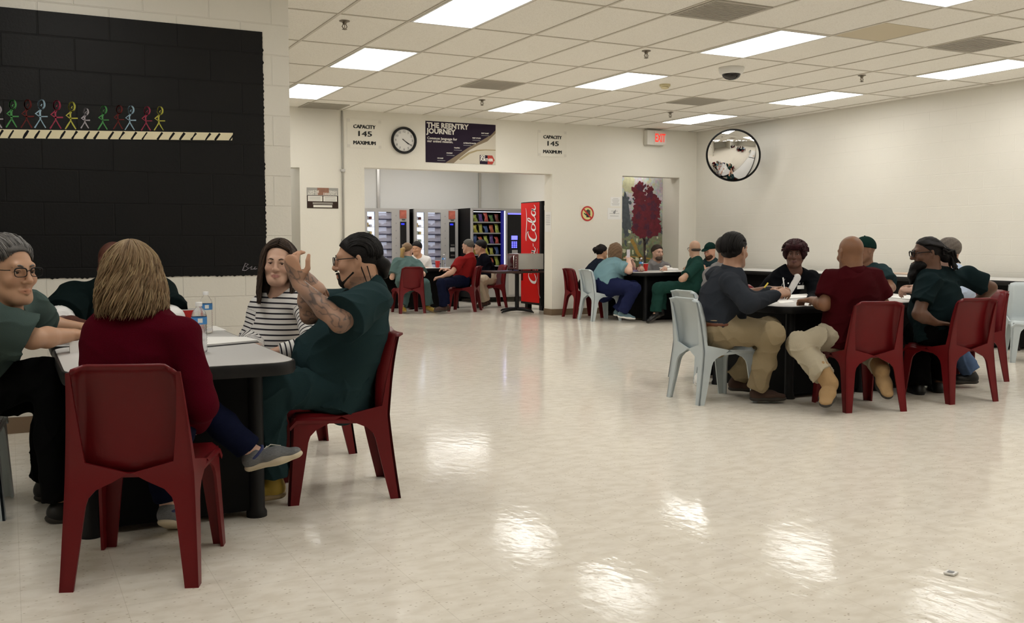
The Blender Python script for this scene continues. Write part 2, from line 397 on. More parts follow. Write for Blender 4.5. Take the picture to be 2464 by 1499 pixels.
def head_prims(c, Rm, s=1.0, jaw=1.0, fem=0, full=1.0, neckbase=None, nr=.056, smile=0, ears=True, detail=True):
    P = lambda x, y, z: A(c)+Rm@(A((x, y, z))*s)
    E = lambda x, y, z, a, b, e, k=.02, **kw: EL(P(x, y, z), (a*s, b*s, e*s), Rm, k, **kw)
    X = Rm[:, 0]
    o = [E(0, -.014, .030, .0735, .094, .083, .03), E(0, .012, -.028, .062*full, .075, .080, .03),
         E(0, .046, -.088, .042*jaw, .042, .030, .03), E(0, .070, -.100, .020*jaw, .018, .015, .02)]
    for sx in (-1, 1):
        o += [RC(P(sx*.054*jaw, -.002, -.048), P(sx*.026*jaw, .058, -.100), .019*s, .015*s, .03),
              E(sx*.040, .058, -.028, .024*full, .024, .022, .02)]
    if detail:
        o += [RC(P(-.034, .0765, .022), P(.034, .0765, .022), .0125*s if not fem else .010*s, None, .02),
              RC(P(0, .086, .012), P(0, .108-.004*fem, -.030), .0085*s, .0105*s, .012),
              E(0, .103-.004*fem, -.034, .0125, .012, .010, .008)]
        for sx in (-1, 1):
            o += [E(sx*.0125, .094, -.036, .0085, .010, .0075, .006),
                  E(sx*.031, .094, .0, .017, .016, .0115, .012, sub=True),
                  RC(P(sx*.019, .0812, .0050), P(sx*.031, .0852, .0078), .0046*s, None, .004), RC(P(sx*.031, .0852, .0078), P(sx*.044, .0765, .0025), .0046*s, .0036*s, .004),
                  RC(P(sx*.021, .080, -.0078), P(sx*.041, .078, -.0078), .0046*s, None, .006)]
        m = .006*smile
        o += [RC(P(-.022, .0815, -.0655+m), P(0, .0945, -.0635), .0050*s, .0062*s, .005), RC(P(.022, .0815, -.0655+m), P(0, .0945, -.0635), .0050*s, .0062*s, .005),
              RC(P(-.020, .0815, -.070+m), P(0, .0930, -.0755), .0048*s, .0075*s, .005), RC(P(.020, .0815, -.070+m), P(0, .0930, -.0755), .0048*s, .0075*s, .005),
              RC(P(-.021, .092, -.0695+m), P(.021, .092, -.0695+m), .0022*s, None, .002, sub=True)]
    if ears:
        for sx in (-1, 1):
            er = Rm@np.array([[math.cos(.35*sx), -math.sin(.35*sx), 0], [math.sin(.35*sx), math.cos(.35*sx), 0], [0, 0, 1]])
            o += [EL(P(sx*.076, -.012, -.004), A((.0085, .0185, .031))*s, er, .006), EL(P(sx*.085, -.006, .0), A((.007, .010, .017))*s, er, .004, sub=True), EL(P(sx*.072, -.004, -.028), A((.006, .009, .010))*s, er, .006)]
    if neckbase is not None:
        o += [RC(P(0, -.022, -.055), lerp(P(0, -.022, -.055), neckbase, 1.0), nr*s, nr*1.12*s, .03)]
    return o
SKIN = {'tan': (.50, .28, .17), 'olive': (.56, .33, .21), 'fair': (.66, .42, .32), 'brown': (.20, .095, .052), 'dark': (.105, .048, .028), 'deep': (.075, .034, .020), 'ruddy': (.58, .32, .22)}
def foot_frame(p, k):
    z = A((0, 0, 1)); a = p.an[k]; fw = nrm(p.toe[k]-(a-z*.06*p.s)); sn = nrm(np.cross(np.cross(fw, nrm(a-p.toe[k])), fw)) if abs(nrm(a-p.toe[k])@fw) < .98 else z
    if sn[2] < -.2: sn = -sn
    return np.cross(fw, sn), fw, sn
def person(label, pel, face, head, look, skin='tan', s=1.0, fat=1.0, vox=.006, shirt=None, pants=None, shoes=None, wr=None, el=None, an=None, kn=None, toe=None, hands=None,
           shyaw=0, roll=0, jaw=1.0, fem=0, full=1.0, smile=0, lips=None, seatz=.42, shw=1.0, detail=True, colfn=None, group=None, hidden_hands=False, hs=1.0, belly=0, nr=.056, thigh=1.0, sh=None):
    """returns a namespace; pel=(x,y) seat point, face=world direction the hips face, head=head centre, look=gaze direction"""
    p = Hd(); p.s = s; f = nrm([face[0], face[1], 0]); r = A([f[1], -f[0], 0]); z = A([0, 0, 1]); p.f, p.r = f, r
    p.nr = nr; p.head = A(head); p.R = basis(look, roll=roll); p.look = nrm(look); p.hs = hs
    p.pel = A([pel[0], pel[1], seatz+.105*s])
    lk = A([p.look[0], p.look[1], 0])
    p.nb = p.head-z*.172*s*hs-lk*.030*s-f*.012
    c, sn = math.cos(shyaw), math.sin(shyaw); p.sr = r*c+f*sn; p.sf = f*c-r*sn
    spine = nrm(p.nb-p.pel); p.spine = spine
    p.sf = nrm(p.sf-spine*(p.sf@spine)); p.sr = nrm(np.cross(p.sf, spine))
    sc = p.nb-spine*.060*s
    p.sh = {k: sc-spine*.018*s+p.sr*(.170 if k == 'R' else -.170)*s*shw for k in 'RL'}
    if sh: p.sh.update({k: A(v) for k, v in sh.items()})
    p.hip = {'R': p.pel+r*.088*s-z*.01, 'L': p.pel-r*.088*s-z*.01}
    p.an = {'R': p.pel*A((1, 1, 0))+f*.46*s+r*.11*s+z*.085*s, 'L': p.pel*A((1, 1, 0))+f*.46*s-r*.11*s+z*.085*s}
    if an: p.an.update({k: A(v) for k, v in an.items()})
    p.kn = {k: ik(p.hip[k], p.an[k], .43*s, .41*s, f*.8+z*.9) for k in 'LR'}
    if kn: p.kn.update({k: A(v) for k, v in kn.items()})
    p.toe = {k: p.an[k]+nrm((p.kn[k]-p.hip[k])*A((1, 1, 0)))*.19*s for k in 'LR'}
    for k in 'LR': p.toe[k][2] = .03
    if toe: p.toe.update({k: A(v) for k, v in toe.items()})
    p.wr = {'R': p.pel+f*.28*s+r*.1*s+z*.17, 'L': p.pel+f*.28*s-r*.1*s+z*.17}
    if wr: p.wr.update({k: A(v) for k, v in wr.items()})
    sg = {'R': 1, 'L': -1}
    p.el = {k: ik(p.sh[k], p.wr[k], .285*s, .255*s, -z*.9+r*sg[k]*.35-f*.2) for k in 'LR'}
    if el: p.el.update({k: A(v) for k, v in el.items()})
    p.fat = fat; p.col = A(SKIN[skin] if isinstance(skin, str) else skin); p.vox = vox
    # ---- body: one continuous surface from head to feet
    B = head_prims(p.head, p.R, s*hs, jaw, fem, full, p.nb, nr, smile, True, detail)
    p.headprims = [q for q in B]
    ch = lerp(p.pel, p.nb, .68)
    B += [FC(p.pel, lerp(p.pel, p.nb, .4), .14*s*fat, .095*s*fat, .125*s*fat, .085*s*fat, f, .04), FC(lerp(p.pel, p.nb, .4), ch, .125*s*fat, .085*s*fat, .145*s, .09*s, p.sf, .04),
          FC(ch, sc, .145*s, .09*s, .13*s, .065*s, p.sf, .04)]
    for k in 'LR':
        B += [RC(sc, p.sh[k], .05*s, .048*s, .03), RC(p.sh[k], p.el[k], .047*s*fat**.5, .039*s*fat**.5, .02), RC(p.el[k], lerp(p.el[k], p.wr[k], .35), .038*s*fat**.5, .040*s*fat**.5, .02), RC(lerp(p.el[k], p.wr[k], .35), p.wr[k], .040*s*fat**.5, .026*s, .02)]
        h = (hands or {}).get(k)
        if h is None:
            d = nrm(p.wr[k]-p.el[k]); h = dict(d=d*A((1, 1, .3)), nb=z, thumb=-p.sr*sg[k])
        B += hand_prims(p.wr[k], **{**dict(s=s*(.93 if fem else 1.03)), **h})
        B += [RC(p.hip[k], p.kn[k], .072*s*thigh, .052*s, .03), RC(p.kn[k], lerp(p.kn[k], p.an[k], .35), .048*s, .044*s, .03), RC(lerp(p.kn[k], p.an[k], .35), p.an[k], .044*s, .030*s, .02),
              RC(p.an[k], p.an[k]-foot_frame(p, k)[2]*.032*s+foot_frame(p, k)[1]*.075*s, .030*s, .020*s, .02)]
    V, Q = sdf_mesh(B, vox)
    col = np.tile(p.col, (len(V), 1))
    hd = (V-p.head)@p.R/(s*hs)
    col *= (1+.06*vnoise(V, 45, 3))[:, None]
    lipc = A(lips) if lips is not None else p.col*A((.95, .62, .60))
    lm = np.clip(1.5-np.sqrt((hd[:, 0]/.0185)**2+((hd[:, 2]+.0692)/.0072)**2)*1.0, 0, 1)*(hd[:, 1] > .072); lm = np.clip(lm*2.2, 0, 1)*(.9 if fem else .55)
    col = col*(1-lm[:, None])+lipc*lm[:, None]
    ck = np.exp(-(((np.abs(hd[:, 0])-.042)/.02)**2+((hd[:, 2]+.03)/.02)**2))*(hd[:, 1] > .03)*.35
    col *= 1-ck[:, None]*A((0, .18, .16))
    if colfn: col = colfn(p, V, hd, col)
    o = np_mesh('person', V, Q, M['skin'], None, col, org=(pel[0], pel[1], 0)); o.location = (pel[0], pel[1], 0)
    tag(o, label, 'person', group); p.o = o; p.org = A([pel[0], pel[1], 0])
    # ---- eyes and brows
    if detail:
        for sx in (-1, 1):
            ec = p.head+p.R@(A((sx*.031, .0722, 0.0))*s*hs)
            mb = MB(); T = Matrix.Translation(Vector(ec-p.org)) @ Matrix(p.R.tolist()).to_4x4() @ Matrix.Rotation(-PI/2, 4, 'X')
            rr = .0116*s*hs; prof = [(rr*math.sin(a), rr*math.cos(a)) for a in np.linspace(.001, PI-.001, 12)]
            mb.lathe([(x, zz) for x, zz in prof], 14, T)
            e = mb.build('eye', [M['eyewhite'], M['iris']], o, smooth=180)
            lw = MB(); lw.tube([P_(p, sx*.0185, .0840, .0035)-p.org, P_(p, sx*.025, .0888, .0058)-p.org, P_(p, sx*.032, .0895, .0062)-p.org, P_(p, sx*.039, .0850, .0045)-p.org, P_(p, sx*.046, .0775, .0012)-p.org], [.0008*s, .0013*s, .0015*s, .0015*s, .0009*s], 5); lw.build('eyelash', M['browblack'], o, smooth=180)
            for pl in e.data.polygons:
                q = A(pl.center)-(ec-p.org); 
                if nrm(q)@p.R[:, 1] > .86: pl.material_index = 1
    return p
def P_(p, x, y, z): return p.head+p.R@(A((x, y, z))*p.s*p.hs)
def sub(p, name, prims, m, vox=None, post=None, parent=None, col=None, Sf=None, smooth=True):
    V, Q = sdf_mesh(prims, vox or p.vox, post)
    if len(V) == 0: return None
    c = col(V) if callable(col) else (np.tile(A(col), (len(V), 1)) if col is not None else None)
    return np_mesh(name, V, Q, m, parent or p.o, c, Sf(V) if Sf else None, org=p.org, smooth=smooth)
def wrinkle(amp, f=26, seed=0, f2=9):
    def g(P, D):
        q = P+.03*np.stack([vnoise(P, 9, seed+1), vnoise(P, 9, seed+2), vnoise(P, 9, seed+3)], 1)
        r1 = 1-np.abs(vnoise(q*A((.9, .9, .55)), f*.55, seed)); r2 = 1-np.abs(vnoise(q*A((.6, .6, 1)), f, seed+7))
        return D-amp*(1.5*(r1**3-.35)+.7*(r2**3-.35)+.5*vnoise(P, f2, seed+5))
    return g
def torso_prims(p, w=1.0, d=1.0, hem=-.02, belly=0, cutneck=True, off=0):
    s, ft = p.s, p.fat; f = p.f; z = p.spine
    wa, ch, sc = lerp(p.pel, p.nb, .36), lerp(p.pel, p.nb, .66), p.nb-p.spine*.055*s
    lo = p.pel+A((0, 0, hem))
    cut = [(lo, -z)]
    o = [FC(lo, wa, .178*s*ft*w+off, .128*s*ft*d+off, .160*s*ft*w+off, .122*s*ft*d+off, f, .05, cut), FC(wa, ch, .160*s*ft*w+off, .122*s*ft*d+off, .172*s*w*ft**.4+off, .120*s*d*ft**.4+off, p.sf, .05, cut),
         FC(ch, sc, .172*s*w*ft**.4+off, .120*s*d*ft**.4+off, .145*s*w+off, .085*s*d+off, p.sf, .05)]
    if belly: o.append(EL(lerp(p.pel, p.nb, .26)+f*(.05+.05*belly)*s, A((.15*ft, .10+.06*belly, .15))*s, np.stack([p.r, f, np.cross(p.r, f)], 1), .07, cut))
    for k in 'LR': o.append(RC(p.nb-p.spine*.02*s, p.sh[k], .052*s+off, .060*s+off, .05))
    return o
def sleeve_prims(p, t=.8, r0=.066, r1=.066, fit=1.0, both='LR', long=False, cuff=.033, S0=None, flare=0):
    o = []; s = p.s
    for k in both:
        if not long:
            e = lerp(p.sh[k], p.el[k], t); n = nrm(p.el[k]-p.sh[k])
            o.append(RC(p.sh[k], e+n*.03, r0*s*fit, (r1+flare)*s*fit, .035, [(e, n)], S=S0))
        else:
            n = nrm(p.wr[k]-p.el[k]); w = lerp(p.el[k], p.wr[k], .96)
            o += [RC(p.sh[k], p.el[k], r0*s*fit, r1*.86*s*fit, .035, S=S0), RC(p.el[k], w+n*.02, r1*.84*s*fit, cuff*1.15*s, .03, [(w, n)], S=S0)]
    return o
def neck_cut(p, r=.066, tilt=.35, depthk=0):
    n = nrm(p.head-p.nb); return RC(p.nb+n*.005-p.sf*0+p.sf*.012*p.s, p.nb+n*.2*p.s+p.sf*.02, r*p.s, r*1.5*p.s, .012, sub=True)
def collar(p, m, r=.066, h=.035, name='collar', open_=.0, th=.004, tiltf=.03):
    """a stand collar around the neck, a little lower in front"""
    n = nrm(p.head-p.nb); x = p.sr; r = max(r, p.nr*1.30); y = nrm(np.cross(n, x)); y = y if y@p.sf > 0 else -y
    ring = []; seg = 28; mb = MB(); rows = [(r*1.06, -.005), (r*1.0, h), (r*1.10, h-.004), (r*1.20, h*.15)]
    vs = []; fs = []
    for rr, hh in rows:
        for i in range(seg):
            a = open_+(2*PI-2*open_)*i/(seg-1)+PI/2
            c = p.nb+n*(hh*p.s+.004)+(x*math.cos(a)+y*math.sin(a))*rr*p.s-n*tiltf*p.s*max(0, math.sin(a))+y*.012*p.s
            vs.append(c-p.org)
    for j in range(len(rows)-1):
        for i in range(seg-1):
            a, b = j*seg+i, j*seg+i+1; fs.append((a, b, b+seg, a+seg))
    mb.add(vs, fs); o = mb.build(name, m, p.o, smooth=180)
    md = o.modifiers.new('s', 'SOLIDIFY'); md.thickness = th; md.offset = 0
    return o
def pants_prims(p, fat=1.0, th=1.0, kn=1.0, cuff=.062, cutup=.02, off=0):
    s = p.s; z = A((0, 0, 1)); o = [FC(p.pel-z*.005, p.pel+p.spine*.13*s, .172*s*fat, .125*s*fat, .158*s*fat, .118*s*fat, p.f, .05, [(p.pel+p.spine*.12*s, p.spine)])]
    o.append(FC(p.hip['L']+p.f*.0-z*.01, p.hip['R']-z*.01, .09*s*fat, .09*s*fat, .09*s*fat, .09*s*fat, p.f, .05))
    for k in 'LR':
        n = nrm(p.an[k]-p.kn[k]); e = p.an[k]-n*cutup
        o += [RC(p.hip[k], p.kn[k], .092*s*th*fat**.6, .068*s*kn, .05), RC(p.kn[k], lerp(p.kn[k], p.an[k], .5), .067*s*kn, .062*s*kn, .035), RC(lerp(p.kn[k], p.an[k], .5), e+n*.03, .062*s*kn, cuff*s, .03, [(e, n)])]
    return o
def shoe(p, k, mu, ms, boot=0, w=1.0, name='shoe', vox=None, ln=1.0):
    s = p.s; a = p.an[k]; side, fw, sole_n = foot_frame(p, k)
    hl = a-sole_n*.060*s-fw*.035*s; tp = hl+fw*.235*s*ln
    u = [FC(hl+fw*.02*s+sole_n*.03*s, lerp(hl, tp, .55)+sole_n*.026*s, .036*s*w, .038*s, .046*s*w, .032*s, sole_n, .02), FC(lerp(hl, tp, .5)+sole_n*.022*s, tp-fw*.035*s+sole_n*.014*s, .046*s*w, .030*s, .038*s*w, .020*s, sole_n, .02),
         RC(hl+fw*.03*s+sole_n*.03*s, a+sole_n*(.0+.02*boot)*s+nrm(p.kn[k]-a)*.10*s*boot, .040*s+.010*s*(boot > .9), .055*s if boot > .9 else .046*s if boot else .036*s, .02)]
    if boot > .9: u.append(RC(a-nrm(p.kn[k]-a)*.01, a+nrm(p.kn[k]-a)*.10*s, .050*s, .056*s, .02))
    cut = (hl-sole_n*.004*s, -sole_n)
    for q in u: q.cuts = [cut]
    o = sub(p, name, u, mu, vox)
    so = [FC(hl+fw*.02*s-sole_n*.0*s, lerp(hl, tp, .6), .038*s*w, .02*s, .049*s*w, .02*s, sole_n, .02), FC(lerp(hl, tp, .6), tp-fw*.03*s, .049*s*w, .02*s, .038*s*w, .018*s, sole_n, .02)]
    for q in so: q.cuts = [(hl+sole_n*.012*s, sole_n), (hl-sole_n*.016*s, -sole_n)]
    sub(p, 'sole', so, ms, vox, parent=o)
    return o
def cap_prims(p, off=.010, front=.072, nape=-.062, extra=()):
    """hair lying on the skull: skull grown by off, above a plane from the front hairline to the nape"""
    c = [EL(P_(p, 0, -.014, .030), (A((.0735, .094, .083))+off)*p.s*p.hs, p.R, .02)]
    n = nrm(A((0, -(front-nape), .19))); n = p.R@n; pt = P_(p, 0, .088, front)
    c[0].cuts = [(pt, -n)]
    return c+list(extra)
def tubes(name, paths, m, parent, org, seg=5, colors=None):
    """many tapering strands as one mesh; paths = [(points, radii)]"""
    mb = MB(); cols = []
    for i, (pts, rad) in enumerate(paths):
        n0 = len(mb.v); mb.tube([A(q)-org for q in pts], rad, seg)
        if colors is not None: cols += [colors[i]]*(len(mb.v)-n0)
    o = mb.build(name, m, parent, smooth=180, fix=False)
    if colors is not None:
        a = o.data.color_attributes.new('Col', 'FLOAT_COLOR', 'POINT'); a.data.foreach_set('color', np.concatenate([A(cols), np.ones((len(cols), 1))], 1).astype(np.float32).ravel())
    return o
def locks(p, n, zend, col, vol=.015, wave=.012, facewin=60, wl=.07, rad=.008, seed=1, part=0, colvar=.35, zvar=.03, name='hair', base=True, light=None, tuck=0):
    """long hair: a base shell plus hanging locks that leave the face open"""
    r = np.random.default_rng(seed); s = p.s*p.hs; paths = []; cols = []
    for i in range(n):
        az = r.uniform(-PI, PI); th0 = math.radians(r.uniform(0, 75)); fw = math.radians(facewin)
        if abs(az) < fw: th0 = math.radians(r.uniform(2, 46))
        pts = []; vv = r.uniform(0, 1); ph = r.uniform(0, 6.28); rr = 1+vv*.10; tz = zend+r.uniform(-zvar, zvar)
        target = az if abs(az) > fw else math.copysign(fw+r.uniform(0, .3), az+part)
        steps = 9
        for j in range(steps):
            t = j/(steps-1); a_th = th0+(math.radians(100)-th0)*t; a = az+(target-az)*min(1, t*2.6)
            pts.append(A((math.sin(a)*math.sin(a_th)*(.078+vol*t), math.cos(a)*math.sin(a_th)*(.098+vol*t)-.014, .030+math.cos(a_th)*(.090+vol*.6)))*rr)
        e = pts[-1].copy(); m2 = 8; z0 = e[2]
        for j in range(1, m2+1):
            t = j/m2; zz = z0+(tz-z0)*t
            q = e.copy(); q[2] = zz
            k = 1+.10*math.sin(t*2.2)-tuck*t; q[0] *= k; q[1] = (q[1]+.014)*k-.014
            pts.append(q)
        for j, q in enumerate(pts):
            w = min(1, max(0, j-1)/7)
            L = q[2]/wl*6.28+ph
            pts[j] = q+A((math.cos(L)*wave*w, math.sin(L)*wave*w*.8, math.sin(L*.7)*wave*.3*w))
        W = [P_(p, *q) for q in pts]; nn = len(W)
        R_ = [rad*s*(.55+.6*math.sin(PI*min(1, (j+1)/nn*1.02))**.6)*r.uniform(.75, 1.15) for j in range(nn)]; R_[-1] *= .35
        paths.append((W, R_)); b = 1+colvar*r.uniform(-1, 1); cc = A(col)*b
        if light is not None and r.random() < .35: cc = lerp(cc, light, r.uniform(.3, .9))
        cols.append(cc)
    o = tubes(name, paths, M['haircol'], p.o, p.org, 5, cols)
    return o
def hair_shell(p, col, prims, vox=None, amp=.003, f=90, name='hair', m=None, parent=None):
    return sub(p, name, prims, m or M['haircol'], vox, post=lambda P, D: D-amp*vnoise(P, f, 2), col=lambda V: A(col)*(1+.25*vnoise(V, 160, 9))[:, None], parent=parent)
def swept(p, n, col, off=.012, front=50, back=205, rad=.0045, seed=2, colvar=.4, light=None, name='hair', amax=1.25, jit=.006):
    """strands combed straight back from the hairline to the nape"""
    r = np.random.default_rng(seed); s = p.s*p.hs; paths = []; cols = []
    for i in range(n):
        x = math.sin(r.uniform(-amax, amax)); k = math.sqrt(max(.02, 1-x*x*.92)); o1 = off+r.uniform(-.002, jit); t0 = math.radians(front+r.uniform(-7, 10)-38*abs(x)**2); t1 = math.radians(back+r.uniform(-14, 12)); m = 11; ph = r.uniform(0, 6)
        pts = []
        for j in range(m):
            t = t0+(t1-t0)*j/(m-1); o_ = .003+(o1-.003)*min(1, j/4); pts.append(P_(p, x*(.0735+o_)*(1+.02*math.sin(t*3+ph)), -.014+(.094+o_)*k*math.cos(t)*(1 if math.cos(t) > 0 else 1.02), .030+(.083+o_)*k*math.sin(t)+.002*math.sin(t*5+ph)))
        paths.append((pts, [rad*s*((.5+.6*math.sin(PI*(j+.6)/m))*(.25, .6, .85, 1)[min(j, 3)]) for j in range(m)])); c = A(col)*(1+colvar*r.uniform(-1, 1))
        if light is not None and r.random() < .4: c = lerp(c, light, r.uniform(.2, .9))
        cols.append(c)
    return tubes(name, paths, M['haircol'], p.o, p.org, 5, cols)
def glasses(p, m, w=.052, h=.034, r=.0018, y=.100, z=-.002, thick_top=1.0):
    mb = MB(); o = p.org
    for sx in (-1, 1):
        pts = []
        for a in np.linspace(0, 2*PI, 20, endpoint=False):
            ca, sa = math.cos(a), math.sin(a); q = (abs(ca)**.6*math.copysign(1, ca)*w/2, abs(sa)**.6*math.copysign(1, sa)*h/2)
            x = sx*.033+q[0]; pts.append(P_(p, x, y-.10*x*x*10*.35, z+q[1])-o)
        mb.tube(pts, [r*(thick_top if A(q+o-p.head)@p.R[:, 2] > (z+.006)*p.s else 1)*p.s for q in pts], 6, closed=True)
        mb.tube([P_(p, sx*(.033+w/2), y-.022, z+.008)-o, P_(p, sx*.0735, y-.032, z+.008)-o, P_(p, sx*.0785, y-.06, z+.009)-o, P_(p, sx*.079, -.004, z+.010)-o, P_(p, sx*.078, -.024, z-.012)-o], r*1.1*p.s, 6)
    mb.tube([P_(p, -.008, y, z+.004)-o, P_(p, 0, y+.003, z+.007)-o, P_(p, .008, y, z+.004)-o], r*p.s, 6)
    return mb.build('glasses', m, p.o, smooth=180)
def brows(p, col, th=.0042, lift=0, tilt=0):
    for sx in (-1, 1):
        mb = MB(); mb.tube([P_(p, sx*.014, .0905, .0195+lift-tilt)-p.org, P_(p, sx*.027, .0905, .0245+lift)-p.org, P_(p, sx*.040, .0815, .0225+lift)-p.org, P_(p, sx*.047, .0745, .017+lift)-p.org], [th*.8*p.s, th*p.s, th*.8*p.s, th*.3*p.s], 6)
        mb.build('eyebrow', M[col], p.o, smooth=180)
def beard(p, col, region, off=.004, vox=None, amp=.0015, name='beard'):
    """face prims grown by off, kept inside the union of region prims"""
    src = [q for q in p.headprims if not q.sub]
    def post(P, D):
        return np.maximum(eval_sdf(src, P)-off-amp*vnoise(P, 220, 4), D)
    return sub(p, name, region, M['haircol'], vox, post, col=lambda V: A(col)*(1+.2*vnoise(V, 200, 9))[:, None])
# ------------------------------------------------------------------ shared materials
CREAM = (.80, .77, .685)
M['wall'] = mat('painted_plaster', CREAM, .45, bump=.12, bscale=50, var=.03, vscale=1.5)
M['block_x'] = block_mat('painted_block_x', (.755, .725, .645), 'x', .38)
M['block_y'] = block_mat('painted_block_y', (.745, .72, .65), 'y', .38, joint=.3)
M['blackboard'] = block_mat('black_paint', (.0045, .0045, .0045), 'x', .5, grain=.3, joint=.6); M['blackboard'].node_tree.nodes['Principled BSDF'].inputs['Specular IOR Level'].default_value = .22
M['floor'] = floor_mat(); M['ceil'] = ceil_mat()
M['base'] = mat('vinyl_base', (.17, .115, .07), .5)
M['grid'] = mat('ceiling_grid', (.62, .58, .50), .5)
M['diffuser'] = emit_mat('lamp_diffuser', (1.0, .985, .95), 13.2)
M['lampframe'] = mat('lamp_frame', (.8, .8, .78), .4)
M['vent'] = mat('vent_grille', (.42, .39, .33), .6); M['ventdark'] = mat('vent_dark', (.10, .09, .08), .8)
M['stain'] = mat('stained_tile', (.64, .565, .42), .9)
M['steel'] = mat('steel', (.55, .54, .52), .3, 1.0); M['chrome'] = mat('chrome', (.8, .8, .8), .08, 1.0); M['brass'] = mat('sprinkler_metal', (.22, .19, .15), .35, .9)
M['black'] = mat('black_plastic', (.007, .007, .0075), .42, spec=.3); M['blackmatte'] = mat('black_matte', (.005, .005, .0055), .6, spec=.2)
M['white'] = mat('white_paint', (.80, .79, .76), .45); M['paper'] = mat('paper', (.82, .81, .78), .8); M['offpaper'] = mat('off_white_paper', (.70, .67, .60), .8)
M['ink'] = mat('black_ink', (.015, .015, .015), .6); M['greyink'] = mat('grey_ink', (.28, .28, .28), .7)
M['red_chair'] = mat('red_polypropylene', (.130, .0055, .008), .38, spec=.32, var=.12, vscale=5, bump=.03, bscale=160)
M['grey_chair'] = mat('grey_polypropylene', (.47, .525, .545), .36, var=.06, vscale=5, bump=.03, bscale=160)
M['laminate'] = mat('grey_laminate', (.60, .59, .575), .35, var=.04, vscale=60)
M['bumper'] = mat('black_bumper', (.006, .006, .0065), .5, spec=.3, bump=.05, bscale=150)
M['tablebase'] = mat('table_base', (.003, .003, .003), .6, spec=.15)
M['navy'] = mat('poster_navy', (.028, .019, .034), .7, spec=.08); M['postercream'] = mat('poster_cream', (.60, .55, .45), .55); M['road'] = mat('poster_road', (.22, .165, .105), .6); M['roadlight'] = mat('poster_verge', (.36, .29, .16), .6)
M['signwhite'] = mat('sign_white', (.80, .77, .70), .5); M['logored'] = mat('sign_red', (.45, .045, .03), .5)
M['acrylic'] = mat('clear_acrylic', (.82, .79, .70), .2, var=.02)
M['exitred'] = emit_mat('exit_red', (.9, .05, .03), .9); M['exitwhite'] = mat('exit_housing', (.72, .70, .64), .5)
M['signred'] = mat('prohibition_red', (.50, .03, .025), .5); M['signyellow'] = mat('prohibition_yellow', (.72, .66, .28), .5)
M['eyewhite'] = mat('eye_white', (.50, .47, .43), .25); M['iris'] = mat('iris', (.03, .018, .012), .15)
M['skin'] = attr_mat('skin', .48, .35, sss=.06); M['haircol'] = attr_mat('hair', .55, .16, bump=.25, bscale=220)
M['browblack'] = mat('brow_black', (.015, .011, .009), .6); M['browgrey'] = mat('brow_grey', (.10, .085, .075), .6); M['browbrown'] = mat('brow_brown', (.05, .028, .016), .6)

# ------------------------------------------------------------------ the setting
YB, YL, XR, XC = 13.75, 6.75, 10.6, 1.745                      # back wall, near left wall, right wall, its corner
fl = MB(); fl.add([(-4.2, -4.2, 0), (10.8, -4.2, 0), (10.8, 19, 0), (-4.2, 19, 0), (-4.2, -4.2, -.1), (10.8, -4.2, -.1), (10.8, 19, -.1), (-4.2, 19, -.1)], [(0, 1, 2, 3), (7, 6, 5, 4), (0, 4, 5, 1), (1, 5, 6, 2), (2, 6, 7, 3), (3, 7, 4, 0)])
struct(fl.build('floor', M['floor']))
struct(MB().box(-4.2, 10.8, -4.2, YB+.25, H, H+.12).build('ceiling', M['ceil']))
w = MB(); t = YB+.25
for a in ((-4.2, 3.0, 0, H), (3.0, 3.68, 2.22, H), (3.68, 4.63, 0, H), (4.63, 7.75, 2.255, H), (7.75, 9.08, 0, H), (9.08, 10.24, 2.27, H), (10.24, XR, 0, H)): w.box(a[0], a[1], YB, t, a[2], a[3])
struct(w.build('wall_back', M['wall']))
a = MB().box(9.08-.06, 9.08, t, 14.24, 0, 2.50); a.box(10.24, 10.30, t, 14.24, 0, 2.50); a.box(9.02, 10.30, t, 14.30, 2.50, 2.60); a.box(9.02, 10.30, 14.24, 14.30, 0, 2.60)
struct(a.build('wall_alcove', M['wall']))
struct(MB().box(-4.2, XC, YL, YL+.2, 0, H).build('wall_left', M['block_x']))
struct(MB().box(XR, XR+.2, -4.2, t, 0, H).build('wall_right', M['block_y']))
struct(MB().box(-4.4, -4.2, -4.2, t, 0, H).build('wall_west', M['block_y']))
struct(MB().box(-4.2, XR, -4.4, -4.2, 0, H).build('wall_front', M['block_x']))
# the vending room behind the opening and the side passage
M['panelwhite'] = mat('white_panel', (.78, .775, .75), .4)
v = MB().box(3.75, 9.4, 18.7, 18.85, 0, 3.0); struct(v.build('wall_vending', M['panelwhite']))
v = MB().box(3.70, 3.85, t, 18.7, 0, 3.0); v.box(9.25, 9.4, 14.30, 18.7, 0, 3.0); struct(v.build('wall_vending_side', M['wall']))
struct(MB().box(3.7, 9.4, t, 18.85, 2.88, 3.0).build('ceiling_vending', M['ceil']))
v = MB().box(2.7, 2.85, t, 17, 0, 2.6); v.box(2.7, 3.7, 15.6, 15.75, 0, 2.6); v.box(2.7, 3.7, t, 15.75, 2.45, 2.6); struct(v.build('wall_passage', M['white']))
b = MB()
for x0, x1 in ((-4.2, 3.0), (3.68, 4.63), (7.75, 9.08), (10.24, XR)): b.box(x0, x1, YB-.012, YB, 0, .10)
b.box(7.738, 7.75, YB-.012, t, 0, .10)
struct(b.build('baseboard_back', M['base']))
struct(MB().box(XR-.012, XR, -4.2, YB-.013, 0, .10).build('baseboard_right', M['base']))
struct(MB().box(-4.2, XC+.012, YL-.012, YL, 0, .10).build('baseboard_left', M['base']))
for px, nm in ((910, 'trim_1'), (1154, 'trim_2')):
    x = ony(px, 470, 18.69)[0]; struct(MB().box(x-.025, x+.025, 18.675, 18.7, 1.2, 2.88).build(nm, M['steel']))
struct(MB().box(3.85, 9.25, 18.68, 18.7, 0, .12).build('baseboard_vending', M['black']))
